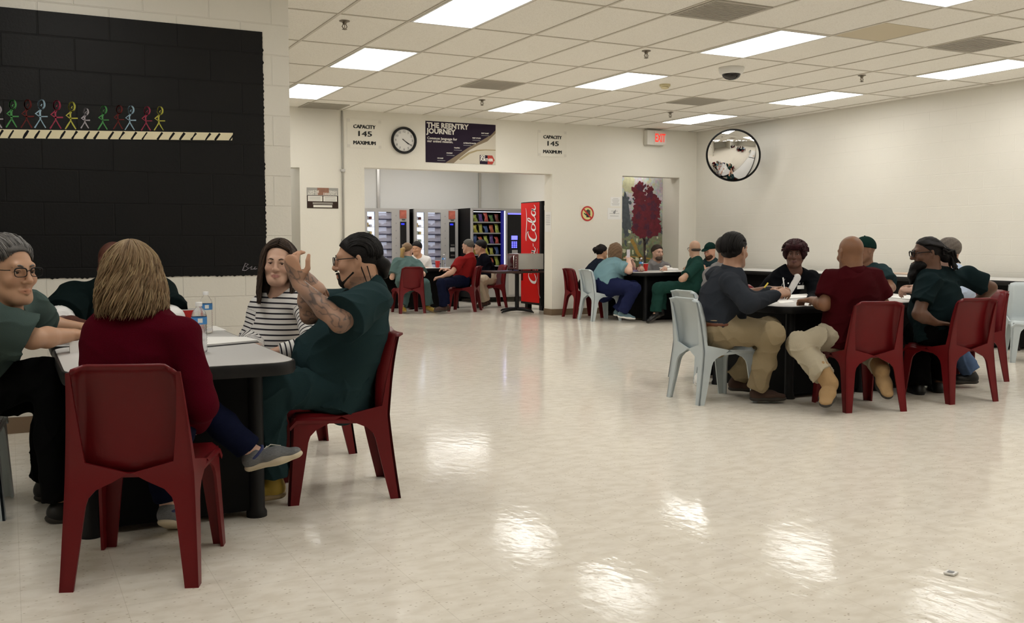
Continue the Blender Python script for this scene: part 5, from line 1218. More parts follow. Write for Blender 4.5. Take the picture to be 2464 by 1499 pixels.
def outfit(p, sm, pm, um, som, long=False, t=.8, belly=0, hem=-.03, wr_=.004, shw=1.0, w=1.0, d=1.0, sl=1.0, boot=0, pf=None, th=1.0, kn=1.0, vcollar=None, cuff=.062, neck=.064, slv='LR', flare=.008, up='shirt', down='trousers', cutup=.02, shoew=1.0, pwr=.005):
    p.sp = torso_prims(p, w, d, hem, belly)+[neck_cut(p, neck)]
    p.shirt = sub(p, up, torso_prims(p, w, d, hem, belly)+sleeve_prims(p, t, .068*sl, .066*sl, p.fat**.5, slv, long, flare=flare)+[neck_cut(p, neck)], M[sm], None, wrinkle(wr_*1.7*p.s, 24, 3))
    p.pants = sub(p, down, pants_prims(p, pf or p.fat, th, kn, cuff, cutup), M[pm], None, wrinkle(pwr*1.7*p.s, 26, 7))
    p.shoes = {k: shoe(p, k, M[um], M[som], boot, shoew) for k in 'LR'}
def v_front(p, name, m, low=.42, w0=.012, w1=.055, off=.006, top=1.0):
    reg = [FC(lerp(p.pel, p.nb, low)+p.sf*.13, lerp(p.pel, p.nb, top)+p.sf*.12, w0, .13, w1, .13, p.sf, .005)]; ps = p.sp
    return sub(p, name, reg, m, min(p.vox, .0042), lambda P, D: np.maximum(eval_sdf(ps, P)-off, D))
V_ = p = None
# 1 ---- woman in the red sweater, seen from behind
f1 = (.20, .98); a = person('woman in a crimson sweater seen from behind, wavy blonde hair, legs crossed, grey sneakers', (.415, 3.74), f1, K(319, 664, 3.58), camv(-.08, 1, 0), 'fair', .95, 1.0, .005, sh={'L': K(250, 806, 3.56), 'R': K(440, 806, 3.55)}, fem=1,
    el={'R': K(484, 975, 3.50), 'L': K(234, 935, 3.56)}, wr={'R': K(472, 1020, 3.68), 'L': K(240, 985, 3.75)}, kn={'R': K(462, 955, 3.88)}, an={'R': K(607, 1088, 4.0), 'L': K(405, 1222, 3.95)}, toe={'R': K(712, 1092, 4.0), 'L': K(436, 1262, 4.15)})
a.shirt = sub(a, 'sweater', torso_prims(a, 1.08, .95, -.02)+sleeve_prims(a, 1, .066, .066, 1.0, 'LR', True, .036)+[neck_cut(a, .062)], M['sweater'], None, wrinkle(.006, 22, 4))
a.pants = sub(a, 'jeans', pants_prims(a, 1.0, .95, .95, .055, .03), M['jeans'], None, wrinkle(.004, 24, 7))
for k in 'LR':
    o = shoe(a, k, M['knitshoe'], M['cream'], 0, .98)
    z_ = nrm(a.an[k]-a.toe[k]); fw = nrm(a.toe[k]-a.an[k]); 
    mb = MB(); c_ = a.an[k]+fw*.03-A((0, 0, .02)); n_ = nrm(a.kn[k]-a.an[k]); x_ = nrm(np.cross(n_, fw)); y_ = np.cross(x_, n_)
    mb.tube([a.an[k]-n_*.012+(x_*math.cos(t_)*.040+y_*math.sin(t_)*.044)-a.org for t_ in np.linspace(0, 2*PI, 18, endpoint=False)], .007, 8, closed=True); mb.build('shoe_collar', M['sneakerlining'], o, smooth=180)
    lc = MB(); up_ = np.cross(x_, fw); up_ = up_ if up_[2] > 0 else -up_
    for i in range(4):
        c_ = lerp(a.an[k], a.toe[k], .30+.10*i)+up_*(.010-.004*i)
        lc.tube([c_-x_*.030-a.org, c_+up_*.010-a.org, c_+x_*.030-a.org], .0028, 6)
    lc.tube([lerp(a.an[k], a.toe[k], .28)+up_*.015-a.org, lerp(a.an[k], a.toe[k], .42)+up_*.034+x_*.01-a.org, lerp(a.an[k], a.toe[k], .62)+up_*.016+x_*.03-a.org], .0026, 6)
    lc.build('lace', M['lace'], o, smooth=60)
HB = (.165, .105, .055)
base = [EL(P_(a, 0, -.02, .022), A((.086, .102, .094))*a.s, a.R, .03), FC(P_(a, 0, -.045, 0), P_(a, 0, -.055, -.085), .088*a.s, .058*a.s, .104*a.s, .05*a.s, a.R[:, 1], .04)]
o = hair_shell(a, A(HB)*.55, base, None, .004, 70); o.name = 'hair'
locks(a, 1700, -.122, HB, .014, .015, 52, .17, .0031, 4, 0, .3, .035, light=(.32, .235, .13), tuck=-.14)
# 2 ---- tattooed man in profile
def ink(p, V, hd, col):
    n = vnoise(V+.01*np.stack([vnoise(V, 40, 31), vnoise(V, 40, 32), vnoise(V, 40, 33)], 1), 75, 21); m = .46+.26*np.clip(vnoise(V, 28, 24), -1, 1)+.5*np.clip(1.4-np.abs(n)/.13, 0, 1); m = np.clip(m, 0, 1)
    arm = np.zeros(len(V), bool)
    for k in 'LR':
        ab = p.wr[k]-p.sh[k]; seg = [(p.sh[k], p.el[k], .07), (p.el[k], p.wr[k], .065), (p.wr[k], p.wr[k]+nrm(p.wr[k]-p.el[k])*.09, .06)]
        for q0_, q1_, r_ in seg: arm |= RC(q0_, q1_, r_).d(V) < 0
    neck = (hd[:, 2] < -.075) & (hd[:, 1] < .035) & (hd[:, 2] > -.2)
    w = np.where(arm, .86, 0); w = np.where(neck, np.maximum(w, .55), w)
    mm = (m*w)[:, None]; return col*(1-mm)+A((.05, .05, .052))*mm
fb = (-.98, .19)
p = person('man with tattooed arms in dark green scrubs gesturing, black ponytail and glasses', (1.36, 4.48), fb, K(860, 625, 4.55), camv(-1, -.03, -.07), (.50, .285, .185), 1.05, 1.12, .0042, hs=.965, nr=.064, full=1.06, smile=-.3, colfn=ink, shw=1.08,
    sh={'L': K(893, 728, 4.38), 'R': K(862, 728, 4.78)}, el={'L': K(818, 776, 4.20), 'R': K(745, 758, 4.70)}, wr={'L': K(718, 683, 4.30), 'R': K(731, 662, 4.62)},
    hands={'L': dict(d=camv(-.30, .0, 1), nb=camv(-.55, -.8, .1), thumb=camv(1, 0, .2), curl=(.55, .75, .5), spread=.03, s=1.10), 'R': dict(d=camv(.72, -.1, -.68), nb=camv(.5, -.55, .6), thumb=camv(-.1, -.3, -1), curl=(.15, .2, .15), spread=.07, s=1.06)},
    kn={'L': K(642, 938, 4.33), 'R': K(628, 918, 4.66)}, an={'L': K(655, 1158, 4.45), 'R': K(650, 1110, 4.78)}, toe={'L': K(588, 1200, 4.42), 'R': K(575, 1160, 4.70)})
outfit(p, 'scrub', 'scrub', 'boot', 'tansole', False, .86, .75, -.075, .006, sl=1.14, w=1.06, d=1.06, boot=.7, kn=1.18, cuff=.085, neck=.068, flare=.022, cutup=.05, shoew=1.05, pwr=.008)
collar(p, M['scrub'], .070, .030, open_=.35, tiltf=.035)
pk = MB(); hp_ = p.pel+p.f*.17+A((0, 0, .075)); pk.tube([hp_-p.r*.09-p.org, hp_-p.r*.14+p.f*.06+A((0, 0, .02))-p.org, hp_-p.r*.12-p.f*.12-A((0, 0, .05))-p.org], [.006, .012, .004], 8); pk.build('shirt_hem_fold', M['scrub'], p.o, smooth=180)
hp = cap_prims(p, .008, .078, -.070)
bun = [RC(P_(p, 0, -.095, -.005), P_(p, 0, -.116, -.030), .026, .031, .02), RC(P_(p, 0, -.116, -.035), P_(p, .012, -.118, -.080), .028, .018, .02)]
hair_shell(p, (.008, .007, .007), hp+bun, None, .0015, 60); swept(p, 240, (.010, .009, .009), .0085, 50, 196, .0026, 7, .3, jit=.002)
tubes('hair', [([P_(p, .074, -.04, -.02), P_(p, .072, -.055, -.06), P_(p, .064, -.062, -.115)], [.003, .003, .001]), ([P_(p, -.074, -.02, -.02), P_(p, -.074, -.034, -.07), P_(p, -.062, -.045, -.12)], [.003, .0026, .001]), ([P_(p, -.070, -.05, -.03), P_(p, -.066, -.062, -.09), P_(p, -.055, -.06, -.12)], [.003, .002, .001])], M['haircol'], p.o, p.org, 5, [(.008, .007, .007)]*3)
beard(p, (.012, .009, .008), [RC(P_(p, -.022, .085, -.105), P_(p, .022, .085, -.105), .026*1.05, None, .01), RC(P_(p, 0, .10, -.052), P_(p, .028, .088, -.058), .009, .007, .005), RC(P_(p, 0, .10, -.052), P_(p, -.028, .088, -.058), .009, .007, .005)]+[RC(P_(p, s_*.066, .012, -.055), P_(p, s_*.03, .080, -.112), .0095, .010, .004) for s_ in (-1, 1)]+[RC(P_(p, s_*.030, .088, -.060), P_(p, s_*.028, .085, -.10), .007, .009, .004) for s_ in (-1, 1)], .0032, .0032)
brows(p, 'browblack', .0045); glasses(p, M['frame'], .050, .036, .0019, .103, 0)
# 3 ---- woman in the striped top
p = person('smiling dark-haired woman in a black and white striped top behind the tattooed man', (1.28, 5.36), (-.93, -.36), K(671, 634, 5.22), camv(.06, -1, .02), (.56, .35, .255), .96, 1.0, .0042, fem=1, smile=.9, roll=.06, lips=(.40, .16, .14), nr=.050,
    sh={'R': K(630, 742, 5.32), 'L': K(733, 737, 5.16)}, el={'L': K(752, 832, 4.98), 'R': K(598, 818, 5.3)}, wr={'L': K(668, 846, 4.92), 'R': K(618, 838, 5.05)}, an={'L': (.92, 4.98, .085), 'R': (.90, 5.22, .085)})
tp_ = torso_prims(p, .98, .92, -.03, .25); sl_ = sleeve_prims(p, 1, .062, .062, 1.0, 'LR', True, .034)
def strS(V):
    out = V[:, 2]*.85+.02*vnoise(V, 6, 3)*.3
    best = np.min([q.d(V) for q in tp_], 0)-.004
    for k in 'LR':
        for q0_, q1_, base_ in ((p.sh[k], p.el[k], 0), (p.el[k], p.wr[k], .29)):
            q = RC(q0_, q1_, .056); d_ = q.d(V); x = base_+((V-q0_)@nrm(q1_-q0_)); out = np.where(d_ < best, x, out); best = np.minimum(best, d_)
    return out
p.shirt = sub(p, 'striped_top', tp_+sl_+[neck_cut(p, .070)], M['stripe'], .0045, wrinkle(.004, 22, 4), Sf=strS)
p.pants = sub(p, 'trousers', pants_prims(p, 1.0, .95, .95, .06), M['jeans'], .007, wrinkle(.004, 24, 7))
for k in 'LR': shoe(p, k, M['blackshoe'], M['darksole'], vox=.007)
HD = (.036, .024, .018)
base = [EL(P_(p, 0, -.022, .022), A((.087, .104, .096))*p.s, p.R, .03), FC(P_(p, 0, -.055, 0), P_(p, 0, -.055, -.15), .085*p.s, .05*p.s, .095*p.s, .045*p.s, p.R[:, 1], .03)]
base[0].cuts = [(P_(p, 0, .030, .085), p.R@nrm(A((0, 1, -.35))))]; base += cap_prims(p, .004, .112, -.05)
hair_shell(p, A(HD)*.8, base, None, .003, 60)
locks(p, 1000, -.200, HD, .014, .006, 54, .16, .0038, 9, .03, .3, .03, light=(.07, .046, .032))
brows(p, 'browbrown', .0038, .001)
# 4 ---- big man at the far end of the near table
p = person('man in black-green shirt with white undershirt sleeves, mostly hidden behind the blonde woman', (.46, 6.0), (0, -1), K(272, 634, 5.42), camv(.05, -1, -.1), (.085, .030, .020), 1.05, 1.25, .006, shw=1.3,
    sh={'R': K(178, 715, 5.36), 'L': K(382, 712, 5.36)}, el={'R': K(138, 778, 5.12), 'L': K(410, 772, 5.2)}, wr={'R': K(236, 792, 4.86), 'L': K(322, 794, 4.9)})
outfit(p, 'scrubdark', 'scrubdark', 'blackshoe', 'darksole', False, .78, .5, -.05, .005, sl=1.25, w=1.12, flare=.015)
for k in 'LR':
    n_ = nrm(p.el[k]-p.sh[k]); e0 = lerp(p.sh[k], p.el[k], .74); e1 = lerp(p.sh[k], p.el[k], 1.0); fn = nrm(p.wr[k]-p.el[k])
    sub(p, 'undershirt_sleeve', [RC(e0, e1, .072, .070, .03, [(e0, -n_)]), RC(e1, e1+fn*.07, .070, .068, .03, [(e1+fn*.045, fn)])], M['whitecloth'], None, wrinkle(.004, 30, 2))
# 5 ---- grey-haired man at the left edge
p = person('grey-haired man with glasses in a grey-green shirt leaning on the near table', (-.24, 4.80), (1, -.06), K(22, 653, 4.10), camv(.90, -.42, -.02), (.46, .265, .165), 1.05, 1.05, .0045, hs=1.09, shw=1.05, nr=.060, full=1.05,
    sh={'R': K(-12, 775, 3.98), 'L': K(62, 740, 4.42)}, el={'R': K(78, 815, 4.06), 'L': K(100, 782, 4.62)}, wr={'R': K(178, 806, 4.30), 'L': K(196, 790, 4.62)}, kn={'R': K(118, 905, 4.20), 'L': (.16, 4.86, .50)}, an={'R': K(150, 1215, 4.16), 'L': (.12, 4.9, .085)}, toe={'R': K(222, 1258, 4.22)},
    hands={'R': dict(d=camv(1, .15, .05), nb=(0, 0, 1), thumb=camv(0, 1, 0))})
outfit(p, 'scrubgrey', 'blackpants', 'blackshoe', 'darksole', False, .84, .3, -.06, .006, sl=1.12, flare=.022, kn=1.1, cuff=.075, pf=1.15, th=1.15, neck=.066)
collar(p, M['scrubgrey'], .068, .028, open_=.5, tiltf=.05)
v_front(p, 'undershirt', M['whitecloth'], .80, .008, .05, .004)
hs_ = cap_prims(p, .007, .096, -.085); hs_.append(EL(P_(p, 0, -.055, -.005), A((.075, .062, .075))*1.05, p.R, .03))
hair_shell(p, (.075, .07, .066), hs_, None, .004, 60)
swept(p, 620, (.085, .08, .076), .016, 40, 215, .0034, 5, .6, (.27, .26, .25), jit=.016)
brows(p, 'browgrey', .0045); glasses(p, M['frame'], .050, .032, .0017, .103, 0, 1.6)
# ---- the right-hand table
p = person('man in a charcoal shirt, khaki trousers and brown belt sitting on a pale grey chair', (4.68, 5.84), (.99, -.12), K(1768, 602, 7.34), camv(.72, .68, -.05), (.36, .20, .13), 1.06, 1.12, .0062, hs=1.03, shw=1.1,
    sh={'R': K(1754, 678, 7.12), 'L': K(1724, 664, 7.56)}, el={'R': K(1800, 730, 6.92), 'L': K(1815, 722, 7.5)}, wr={'R': K(1868, 709, 7.12), 'L': K(1860, 702, 7.42)},
    hands={'R': dict(d=camv(.75, .5, .15), nb=camv(.2, -.6, .7), thumb=camv(0, .5, 1), curl=(.5, .7, .5)), 'L': dict(d=camv(.8, -.5, .1), nb=camv(.2, .6, .7), thumb=camv(0, -.5, 1), curl=(.5, .7, .5))},
    kn={'R': K(1856, 806, 6.98), 'L': K(1850, 792, 7.35)}, an={'R': K(1822, 938, 7.2), 'L': K(1770, 915, 7.55)}, toe={'R': K(1890, 958, 7.22), 'L': K(1830, 936, 7.55)})
outfit(p, 'charcoal', 'khaki', 'brownshoe', 'darksole', True, 1, .35, .045, .005, w=1.02, d=1.02, kn=1.14, cuff=.078, pwr=.007)
collar(p, M['charcoal'], .066, .062)
bl = MB(); b0 = p.pel+p.spine*.045; bl.tube([b0+(p.r*math.cos(t_)*.176*1.15+p.f*math.sin(t_)*.130*1.15)*p.s-p.org for t_ in np.linspace(0, 2*PI, 30, endpoint=False)], .016, 6, closed=True); bl.build('belt', M['belt'], p.o, smooth=60)
simple_hair(p, (.010, .009, .009), .009, .074, -.080, .003, [EL(P_(p, 0, -.06, -.01), (.068, .045, .055), p.R, .03)]); swept(p, 260, (.010, .009, .009), .011, 52, 215, .0034, 3, .4, jit=.006)
pass
p = person('bald man in a maroon polo with stone cargo trousers and tan boots, back to viewer', (5.40, 5.17), (.30, .95), K(2046, 609, 7.02), camv(-.22, 1, -.12), (.20, .095, .050), 1.06, 1.14, .0062, shw=1.14, nr=.064, hs=1.0,
    sh={'L': K(2001, 674, 7.0), 'R': K(2098, 672, 7.05)}, el={'L': K(1984, 733, 6.98), 'R': K(2128, 738, 7.1)}, wr={'L': K(1953, 722, 7.25), 'R': K(2085, 728, 7.4)},
    hands={'L': dict(d=camv(-.5, 1, -.1), nb=(0, 0, 1), thumb=camv(1, 0, .4), curl=(.6, .8, .6))},
    kn={'L': K(1925, 830, 7.0), 'R': K(2075, 812, 7.45)}, an={'L': K(1996, 918, 6.80), 'R': K(2122, 888, 6.98)}, toe={'L': K(1985, 975, 6.66), 'R': K(2140, 958, 6.85)})
outfit(p, 'maroon', 'stone', 'tanboot', 'darksole', False, .70, .55, -.07, .005, sl=1.1, w=1.04, boot=1, kn=1.16, cuff=.078, cutup=.07, pwr=.007, shoew=1.1)
collar(p, M['maroon'], .070, .066)
pk = MB()
for q_ in (.35, .62): c_ = lerp(p.hip['L'], p.kn['L'], q_)-p.r*.085+A((0, 0, .02)); pk.tube([c_-p.org-(p.kn['L']-p.hip['L'])*.06, c_-p.org+A((0, 0, -.008)), c_-p.org+(p.kn['L']-p.hip['L'])*.06], [.003, .007, .003], 6)
pk.build('pocket_flap', M['stone'], p.o, smooth=60)
p = person('bearded man with long dreadlocks and black glasses in dark green scrubs', (6.29, 5.14), (.05, .99), K(2230, 609, 7.45), camv(-1, .10, -.06), (.115, .055, .033), 1.06, 1.15, .0062, shw=1.22, nr=.066, shyaw=.25,
    sh={'L': K(2234, 682, 7.32), 'R': K(2328, 664, 7.58)}, el={'L': K(2210, 756, 7.24), 'R': K(2384, 692, 7.62)}, wr={'L': K(2250, 776, 7.28), 'R': K(2352, 722, 7.72)}, kn={'L': K(2205, 800, 7.72), 'R': K(2265, 795, 7.8)}, an={'L': K(2212, 930, 7.62), 'R': K(2258, 925, 7.72)})
outfit(p, 'scrubdark2' if 'scrubdark2' in M else 'scrub', 'blackpants', 'blackshoe', 'darksole', False, .66, .4, -.06, .006, sl=1.04, w=1.06, flare=.008, kn=1.15, cuff=.08)
collar(p, M['scrub'], .068, .026, open_=.3)
hair_shell(p, (.006, .005, .005), cap_prims(p, .006, .088, -.066)+[RC(P_(p, 0, -.09, .0), P_(p, 0, -.13, -.03), .045, .05, .03)], None, .003, 80)
dr = []; r_ = np.random.default_rng(3)
for i in range(46):
    a0 = r_.uniform(-1.1, 1.1); z0 = r_.uniform(-.02, .07); q0_ = A((.078*math.sin(a0), -.08-.02*math.cos(a0), z0)); q1_ = A((r_.uniform(-.05, .05), -.15-r_.uniform(0, .03), r_.uniform(-.05, .01))); q2_ = q1_+A((r_.uniform(-.03, .03), -r_.uniform(-.01, .05), -r_.uniform(.03, .10)))
    dr.append(([P_(p, *q0_), P_(p, *lerp(q0_, q1_, .5)), P_(p, *q1_), P_(p, *lerp(q1_, q2_, .5)), P_(p, *q2_)], [.008, .009, .009, .008, .005]))
for i in range(64):
    a0 = -1.35+2.7*(i % 32)/31+.04*(i//32); dr.append(([P_(p, .08*math.sin(a0), .062*math.cos(a0*.7), .088-.02*abs(a0)), P_(p, .088*math.sin(a0), .0, .112-.035*abs(a0)), P_(p, .085*math.sin(a0)*.9, -.09, .08-.03*abs(a0)), P_(p, .03*math.sin(a0), -.14, .0)], [.0035, .0075, .008, .007]))
tubes('dreadlocks', dr, M['haircol'], p.o, p.org, 6, [(.007, .006, .006)]*len(dr))
sub(p, 'beard', [EL(P_(p, 0, .042, -.082), A((.074, .066, .050)), p.R, .03, [(P_(p, 0, .05, -.047), p.R@nrm(A((0, .5, 1))))]), RC(P_(p, 0, .070, -.100), P_(p, 0, .098, -.155), .050, .036, .03), RC(P_(p, 0, .098, -.155), P_(p, 0, .112, -.205), .036, .014, .03), EL(P_(p, 0, .112, -.058), (.024, .03, .012), p.R, .01, sub=True)], M['haircol'], .0055, lambda P, D: D-.0035*vnoise(P, 140, 5), col=(.006, .005, .005))
brows(p, 'browblack', .005); glasses(p, M['frame'], .052, .036, .0034, .104, 0, 1.5)
p = person('man in a light blue shirt and jeans, his bald head showing behind the dreadlocks', (7.22, 5.75), (-.93, .25), K(2279, 605, 8.2), camv(-1, .35, -.05), (.36, .21, .15), 1.03, 1.08, .0068, el={'L': K(2275, 712, 7.75), 'R': K(2250, 700, 8.3)}, wr={'L': K(2205, 700, 7.85), 'R': K(2200, 692, 8.05)},
    hands={'L': dict(d=camv(-1, .1, .05), nb=camv(0, -.5, 1), thumb=camv(0, .6, 1), curl=(.7, .8, .5)), 'R': dict(d=camv(-1, -.3, 0), nb=camv(0, .5, 1), thumb=camv(0, -.6, 1), curl=(.7, .8, .5))}, an={'L': K(2338, 900, 7.98), 'R': K(2290, 880, 8.3)}, toe={'L': K(2310, 918, 8.0)})
outfit(p, 'lightblue', 'bluejeans', 'blackshoe', 'darksole', True, 1, .3, .0, .005, cuff=.08, kn=1.15)
simple_hair(p, (.12, .10, .085), .0035, .070, -.06)
p = person('woman with short dark red hair in a black denim jacket and white top', (6.16, 7.02), (-.08, -1), K(1913, 612, 8.85), camv(-.40, -1, .02), (.115, .050, .032), .97, 1.05, .0066, fem=1, lips=(.10, .033, .030), smile=.4, jaw=1.0, full=1.04,
    sh={'R': K(1872, 668, 8.98), 'L': K(1953, 668, 8.98)}, el={'R': K(1864, 716, 8.80), 'L': K(1960, 714, 8.80)}, wr={'R': K(1878, 722, 8.25), 'L': K(1945, 724, 8.3)})
outfit(p, 'blackdenim', 'blackpants', 'blackshoe', 'darksole', True, 1, .2, -.02, .005, neck=.072)
v_front(p, 'white_top', M['whitecloth'], .36, .022, .034, .013, .99)
sm_ = MB()
for s_ in (-1, 1):
    for k_ in range(3):
        c_ = lerp(p.pel, p.nb, .42+.17*k_)+p.f*(.131-.008*k_)*p.s+p.r*s_*.062; sm_.lathe([(.007, 0), (.007, .004), (0, .005)], 8, Matrix.Translation(Vector(c_-p.org)) @ Vector(p.f).to_track_quat('Z', 'Y').to_matrix().to_4x4())
sm_.build('jacket_button', M['paper'], p.o)
st_ = MB()
for s_ in (-1, 1): st_.tube([p.nb+p.r*s_*.10-p.spine*.02+p.f*.045-p.org, lerp(p.pel, p.nb, .70)+p.r*s_*.115+p.f*.118-p.org, lerp(p.pel, p.nb, .52)+p.r*s_*.105+p.f*.128-p.org], .0022, 5)
st_.build('jacket_seam', M['greyink'], p.o)
bd = MB(); c_ = lerp(p.pel, p.nb, .66)-p.r*.10+p.f*.128; bd.box(-.042, .042, -.004, .002, -.017, .017, T=Matrix.Translation(Vector(c_-p.org)) @ Matrix.Rotation(.06, 4, 'Z')); bd.build('name_badge', M['paper'], p.o)
pr = []
hp = [EL(P_(p, 0, -.02, .052), A((.098, .112, .092)), p.R, .03), EL(P_(p, 0, .062, .074), (.078, .040, .042), p.R, .03), EL(P_(p, .078, .01, .015), (.028, .06, .06), p.R, .03), EL(P_(p, -.078, .01, .015), (.028, .06, .06), p.R, .03)]
hp[0].cuts = [(P_(p, 0, .07, .05), p.R@nrm(A((0, .72, -.69))))]
hair_shell(p, (.022, .005, .006), hp, None, .006, 90)
r_ = np.random.default_rng(8); cu = []
for i in range(420):
    a0 = r_.uniform(-PI, PI); e0 = r_.uniform(-.1, 1.45)
    if abs(a0) < .75 and e0 < .55: continue
    d0 = A((math.sin(a0)*math.cos(e0), math.cos(a0)*math.cos(e0), math.sin(e0))); b0 = A((0, -.012, .046))+d0*A((.096, .108, .094)); tg = nrm(A((math.sin(a0+.9), math.cos(a0+.9), -.5))); 
    cu.append(([P_(p, *b0), P_(p, *(b0+d0*.010+tg*.012)), P_(p, *(b0+d0*.010+tg*.028)), P_(p, *(b0+d0*.002+tg*.040))], [.003, .005, .0045, .0015]))
for i in range(26): x_ = -.062+.124*i/25; cu.append(([P_(p, x_, .075, .100), P_(p, x_*1.05, .112, .080), P_(p, x_*1.1+.006, .104, .046-.012*abs(math.sin(i*2.1)))], [.004, .006, .002]))
tubes('hair', cu, M['haircol'], p.o, p.org, 5, [A((.030, .006, .008))*r_.uniform(.5, 1.6) for _ in cu])
brows(p, 'browblack', .004)
p = person('man in a dark green cap, mostly hidden behind the bald man in maroon', (7.24, 6.86), (-.55, -.85), K(2078, 603, 9.0), camv(-.95, -.25, -.05), (.22, .11, .065), 1.04, 1.1, .0068, sh={'L': K(2120, 655, 8.9)}, el={'L': K(2143, 692, 8.75), 'R': K(2040, 690, 8.8)}, wr={'L': K(2105, 712, 8.4), 'R': K(2060, 705, 8.4)})
outfit(p, 'scrub', 'scrub', 'blackshoe', 'darksole', False, .7, .3, -.05, .005, sl=1.12, flare=.015)
cap(p, M['capgreen'])
p = person('man in a grey shirt and white sneakers hidden behind the charcoal shirt man', (5.40, 6.73), (1, -.12), K(1753, 600, 8.40), camv(.95, .2, 0), (.20, .10, .06), 1.04, 1.08, .0075, an={'R': K(1690, 888, 8.25), 'L': (5.45, 6.85, .085)}, toe={'R': K(1684, 918, 8.15)}, wr={'R': K(1845, 705, 8.1), 'L': K(1850, 695, 8.4)})
outfit(p, 'greyshirt', 'blackpants', 'whiteshoe', 'whiteshoe', False, .7, .2, -.04, .005)
simple_hair(p, (.02, .015, .012), .005, .075, -.07)
# ---- the far table by the painting
VX = .010
p = person('woman in teal shirt and navy trousers on a pale grey chair', (8.00, 12.60), (.99, -.05), K(1483, 603, 14.95), camv(.62, .78, .0), 'fair', 1.04, 1.5, VX, fem=1, shw=1.05, el={'R': K(1514, 652, 14.6), 'L': K(1522, 645, 15.2)}, wr={'R': K(1512, 622, 14.75), 'L': K(1518, 624, 15.0)}, kn={'R': K(1528, 694, 14.35), 'L': K(1524, 690, 14.7)}, an={'R': K(1496, 752, 14.45), 'L': K(1485, 748, 14.8)}, toe={'R': K(1524, 766, 14.45), 'L': K(1515, 760, 14.8)})
outfit(p, 'teal', 'navypants', 'tealshoe', 'whiteshoe', False, .75, .9, -.02, .006, sl=1.1, pf=1.4, th=1.25, kn=1.25, cuff=.08)
hair_shell(p, (.16, .10, .06), [EL(P_(p, 0, -.022, .02), (.098, .112, .104), p.R, .03), FC(P_(p, 0, -.035, -.02), P_(p, 0, -.035, -.10), .108, .092, .112, .085, p.R[:, 1], .04)], None, .006, 70)
p = person('woman with a dark bun and patterned black top against the back wall', (8.06, 13.18), (.95, -.15), K(1448, 606, 15.5), camv(.75, .5, 0), 'tan', .97, 1.0, VX, fem=1)
outfit(p, 'print', 'blackpants', 'blackshoe', 'darksole', False, .75, .2, -.03, .005)
simple_hair(p, (.010, .007, .007), .014, .072, -.075, .004, [EL(P_(p, 0, -.125, .035), (.05, .055, .045), p.R, .02), RC(P_(p, 0, -.12, .02), P_(p, .01, -.15, -.02), .02, .008, .02)])
p = person('man in a grey polo facing the viewer in front of the tree painting', (9.42, 13.28), (-.1, -1), K(1582, 607, 15.95), camv(.55, -1, -.02), (.50, .31, .23), 1.04, 1.05, .009, shw=1.1, wr={'R': K(1540, 645, 15.0), 'L': K(1600, 646, 15.1)})
outfit(p, 'greyshirt', 'blackpants', 'blackshoe', 'darksole', False, .75, .2, -.03, .005); collar(p, M['greyshirt'], .068, .036)
simple_hair(p, (.035, .024, .018), .012, .074, -.06); brows(p, 'browbrown'); beard(p, (.09, .06, .045), [EL(P_(p, 0, .055, -.09), (.07, .065, .04), p.R, .01)], .004)
p = person('bald man in forest green scrubs with glasses, back turned, at the far table', (9.0, 11.73), (-.80, .45), K(1671, 598, 14.55), camv(-.3, 1, -.05), (.42, .26, .18), 1.03, 1.0, VX, nr=.056, el={'L': K(1640, 672, 14.15)}, wr={'L': K(1655, 668, 14.35), 'R': K(1660, 650, 14.7)}, kn={'L': K(1583, 693, 14.3), 'R': K(1592, 690, 14.6)}, an={'L': K(1578, 752, 14.35), 'R': K(1590, 748, 14.6)}, toe={'L': K(1565, 770, 14.3), 'R': K(1575, 764, 14.5)})
outfit(p, 'scrubfar', 'scrubfar', 'blackshoe', 'darksole', False, .72, .1, -.04, .005, sl=1.1, kn=1.15, cuff=.08, boot=.5)
glasses(p, M['frame'], .05, .034, .003, .10); sub(p, 'hair', [EL(P_(p, 0, -.05, -.02), (.076, .06, .028), p.R, .01)], M['haircol'], None, col=(.05, .04, .035))
p = person('bearded man in dark green cap looking down at the far table', (9.98, 12.5), (-1, -.1), K(1708, 603, 15.55), camv(-.75, -.6, -.25), 'ruddy', 1.03, 1.0, .009, wr={'R': K(1690, 645, 15.1), 'L': K(1695, 648, 14.8)})
outfit(p, 'scrub', 'scrub', 'blackshoe', 'darksole', False, .75, .1, -.04, .005); cap(p, M['capgreen']); beard(p, (.06, .03, .018), [EL(P_(p, 0, .055, -.085), (.075, .07, .05), p.R, .01, [(P_(p, 0, .06, -.05), p.R@nrm(A((0, .4, 1))))])], .006)
# ---- the vending room
p = person('woman with a long blonde ponytail in pale green scrubs, back to viewer', (5.94, 15.46), (.1, 1), K(981, 601, 16.7), camv(.50, .85, -.08), 'fair', 1.0, 1.15, VX, fem=1, el={'R': K(1018, 660, 16.5)}, kn={'R': K(1022, 682, 16.5), 'L': K(985, 680, 16.6)}, an={'R': K(1030, 736, 16.55), 'L': K(967, 738, 16.4)}, toe={'R': K(1040, 748, 16.5), 'L': K(975, 750, 16.2)})
outfit(p, 'scrubpale', 'scrubpale', 'boot', 'tansole', False, .8, .2, -.05, .006, sl=1.2, flare=.02, kn=1.2, cuff=.09)
simple_hair(p, (.20, .13, .075), .010, .072, -.07)
tubes('ponytail', [([P_(p, 0, -.10, .03), P_(p, -.01+.02*(i % 3), -.14-.01*(i % 4), 0), P_(p, -.03+.012*(i % 5), -.14, -.12), P_(p, -.03+.01*(i % 6), -.12, -.26-.012*(i % 5))], [.012, .022, .018, .006]) for i in range(14)], M['haircol'], p.o, p.org, 6, [(.30+.03*(i % 4), .20+.02*(i % 4), .10) for i in range(14)])
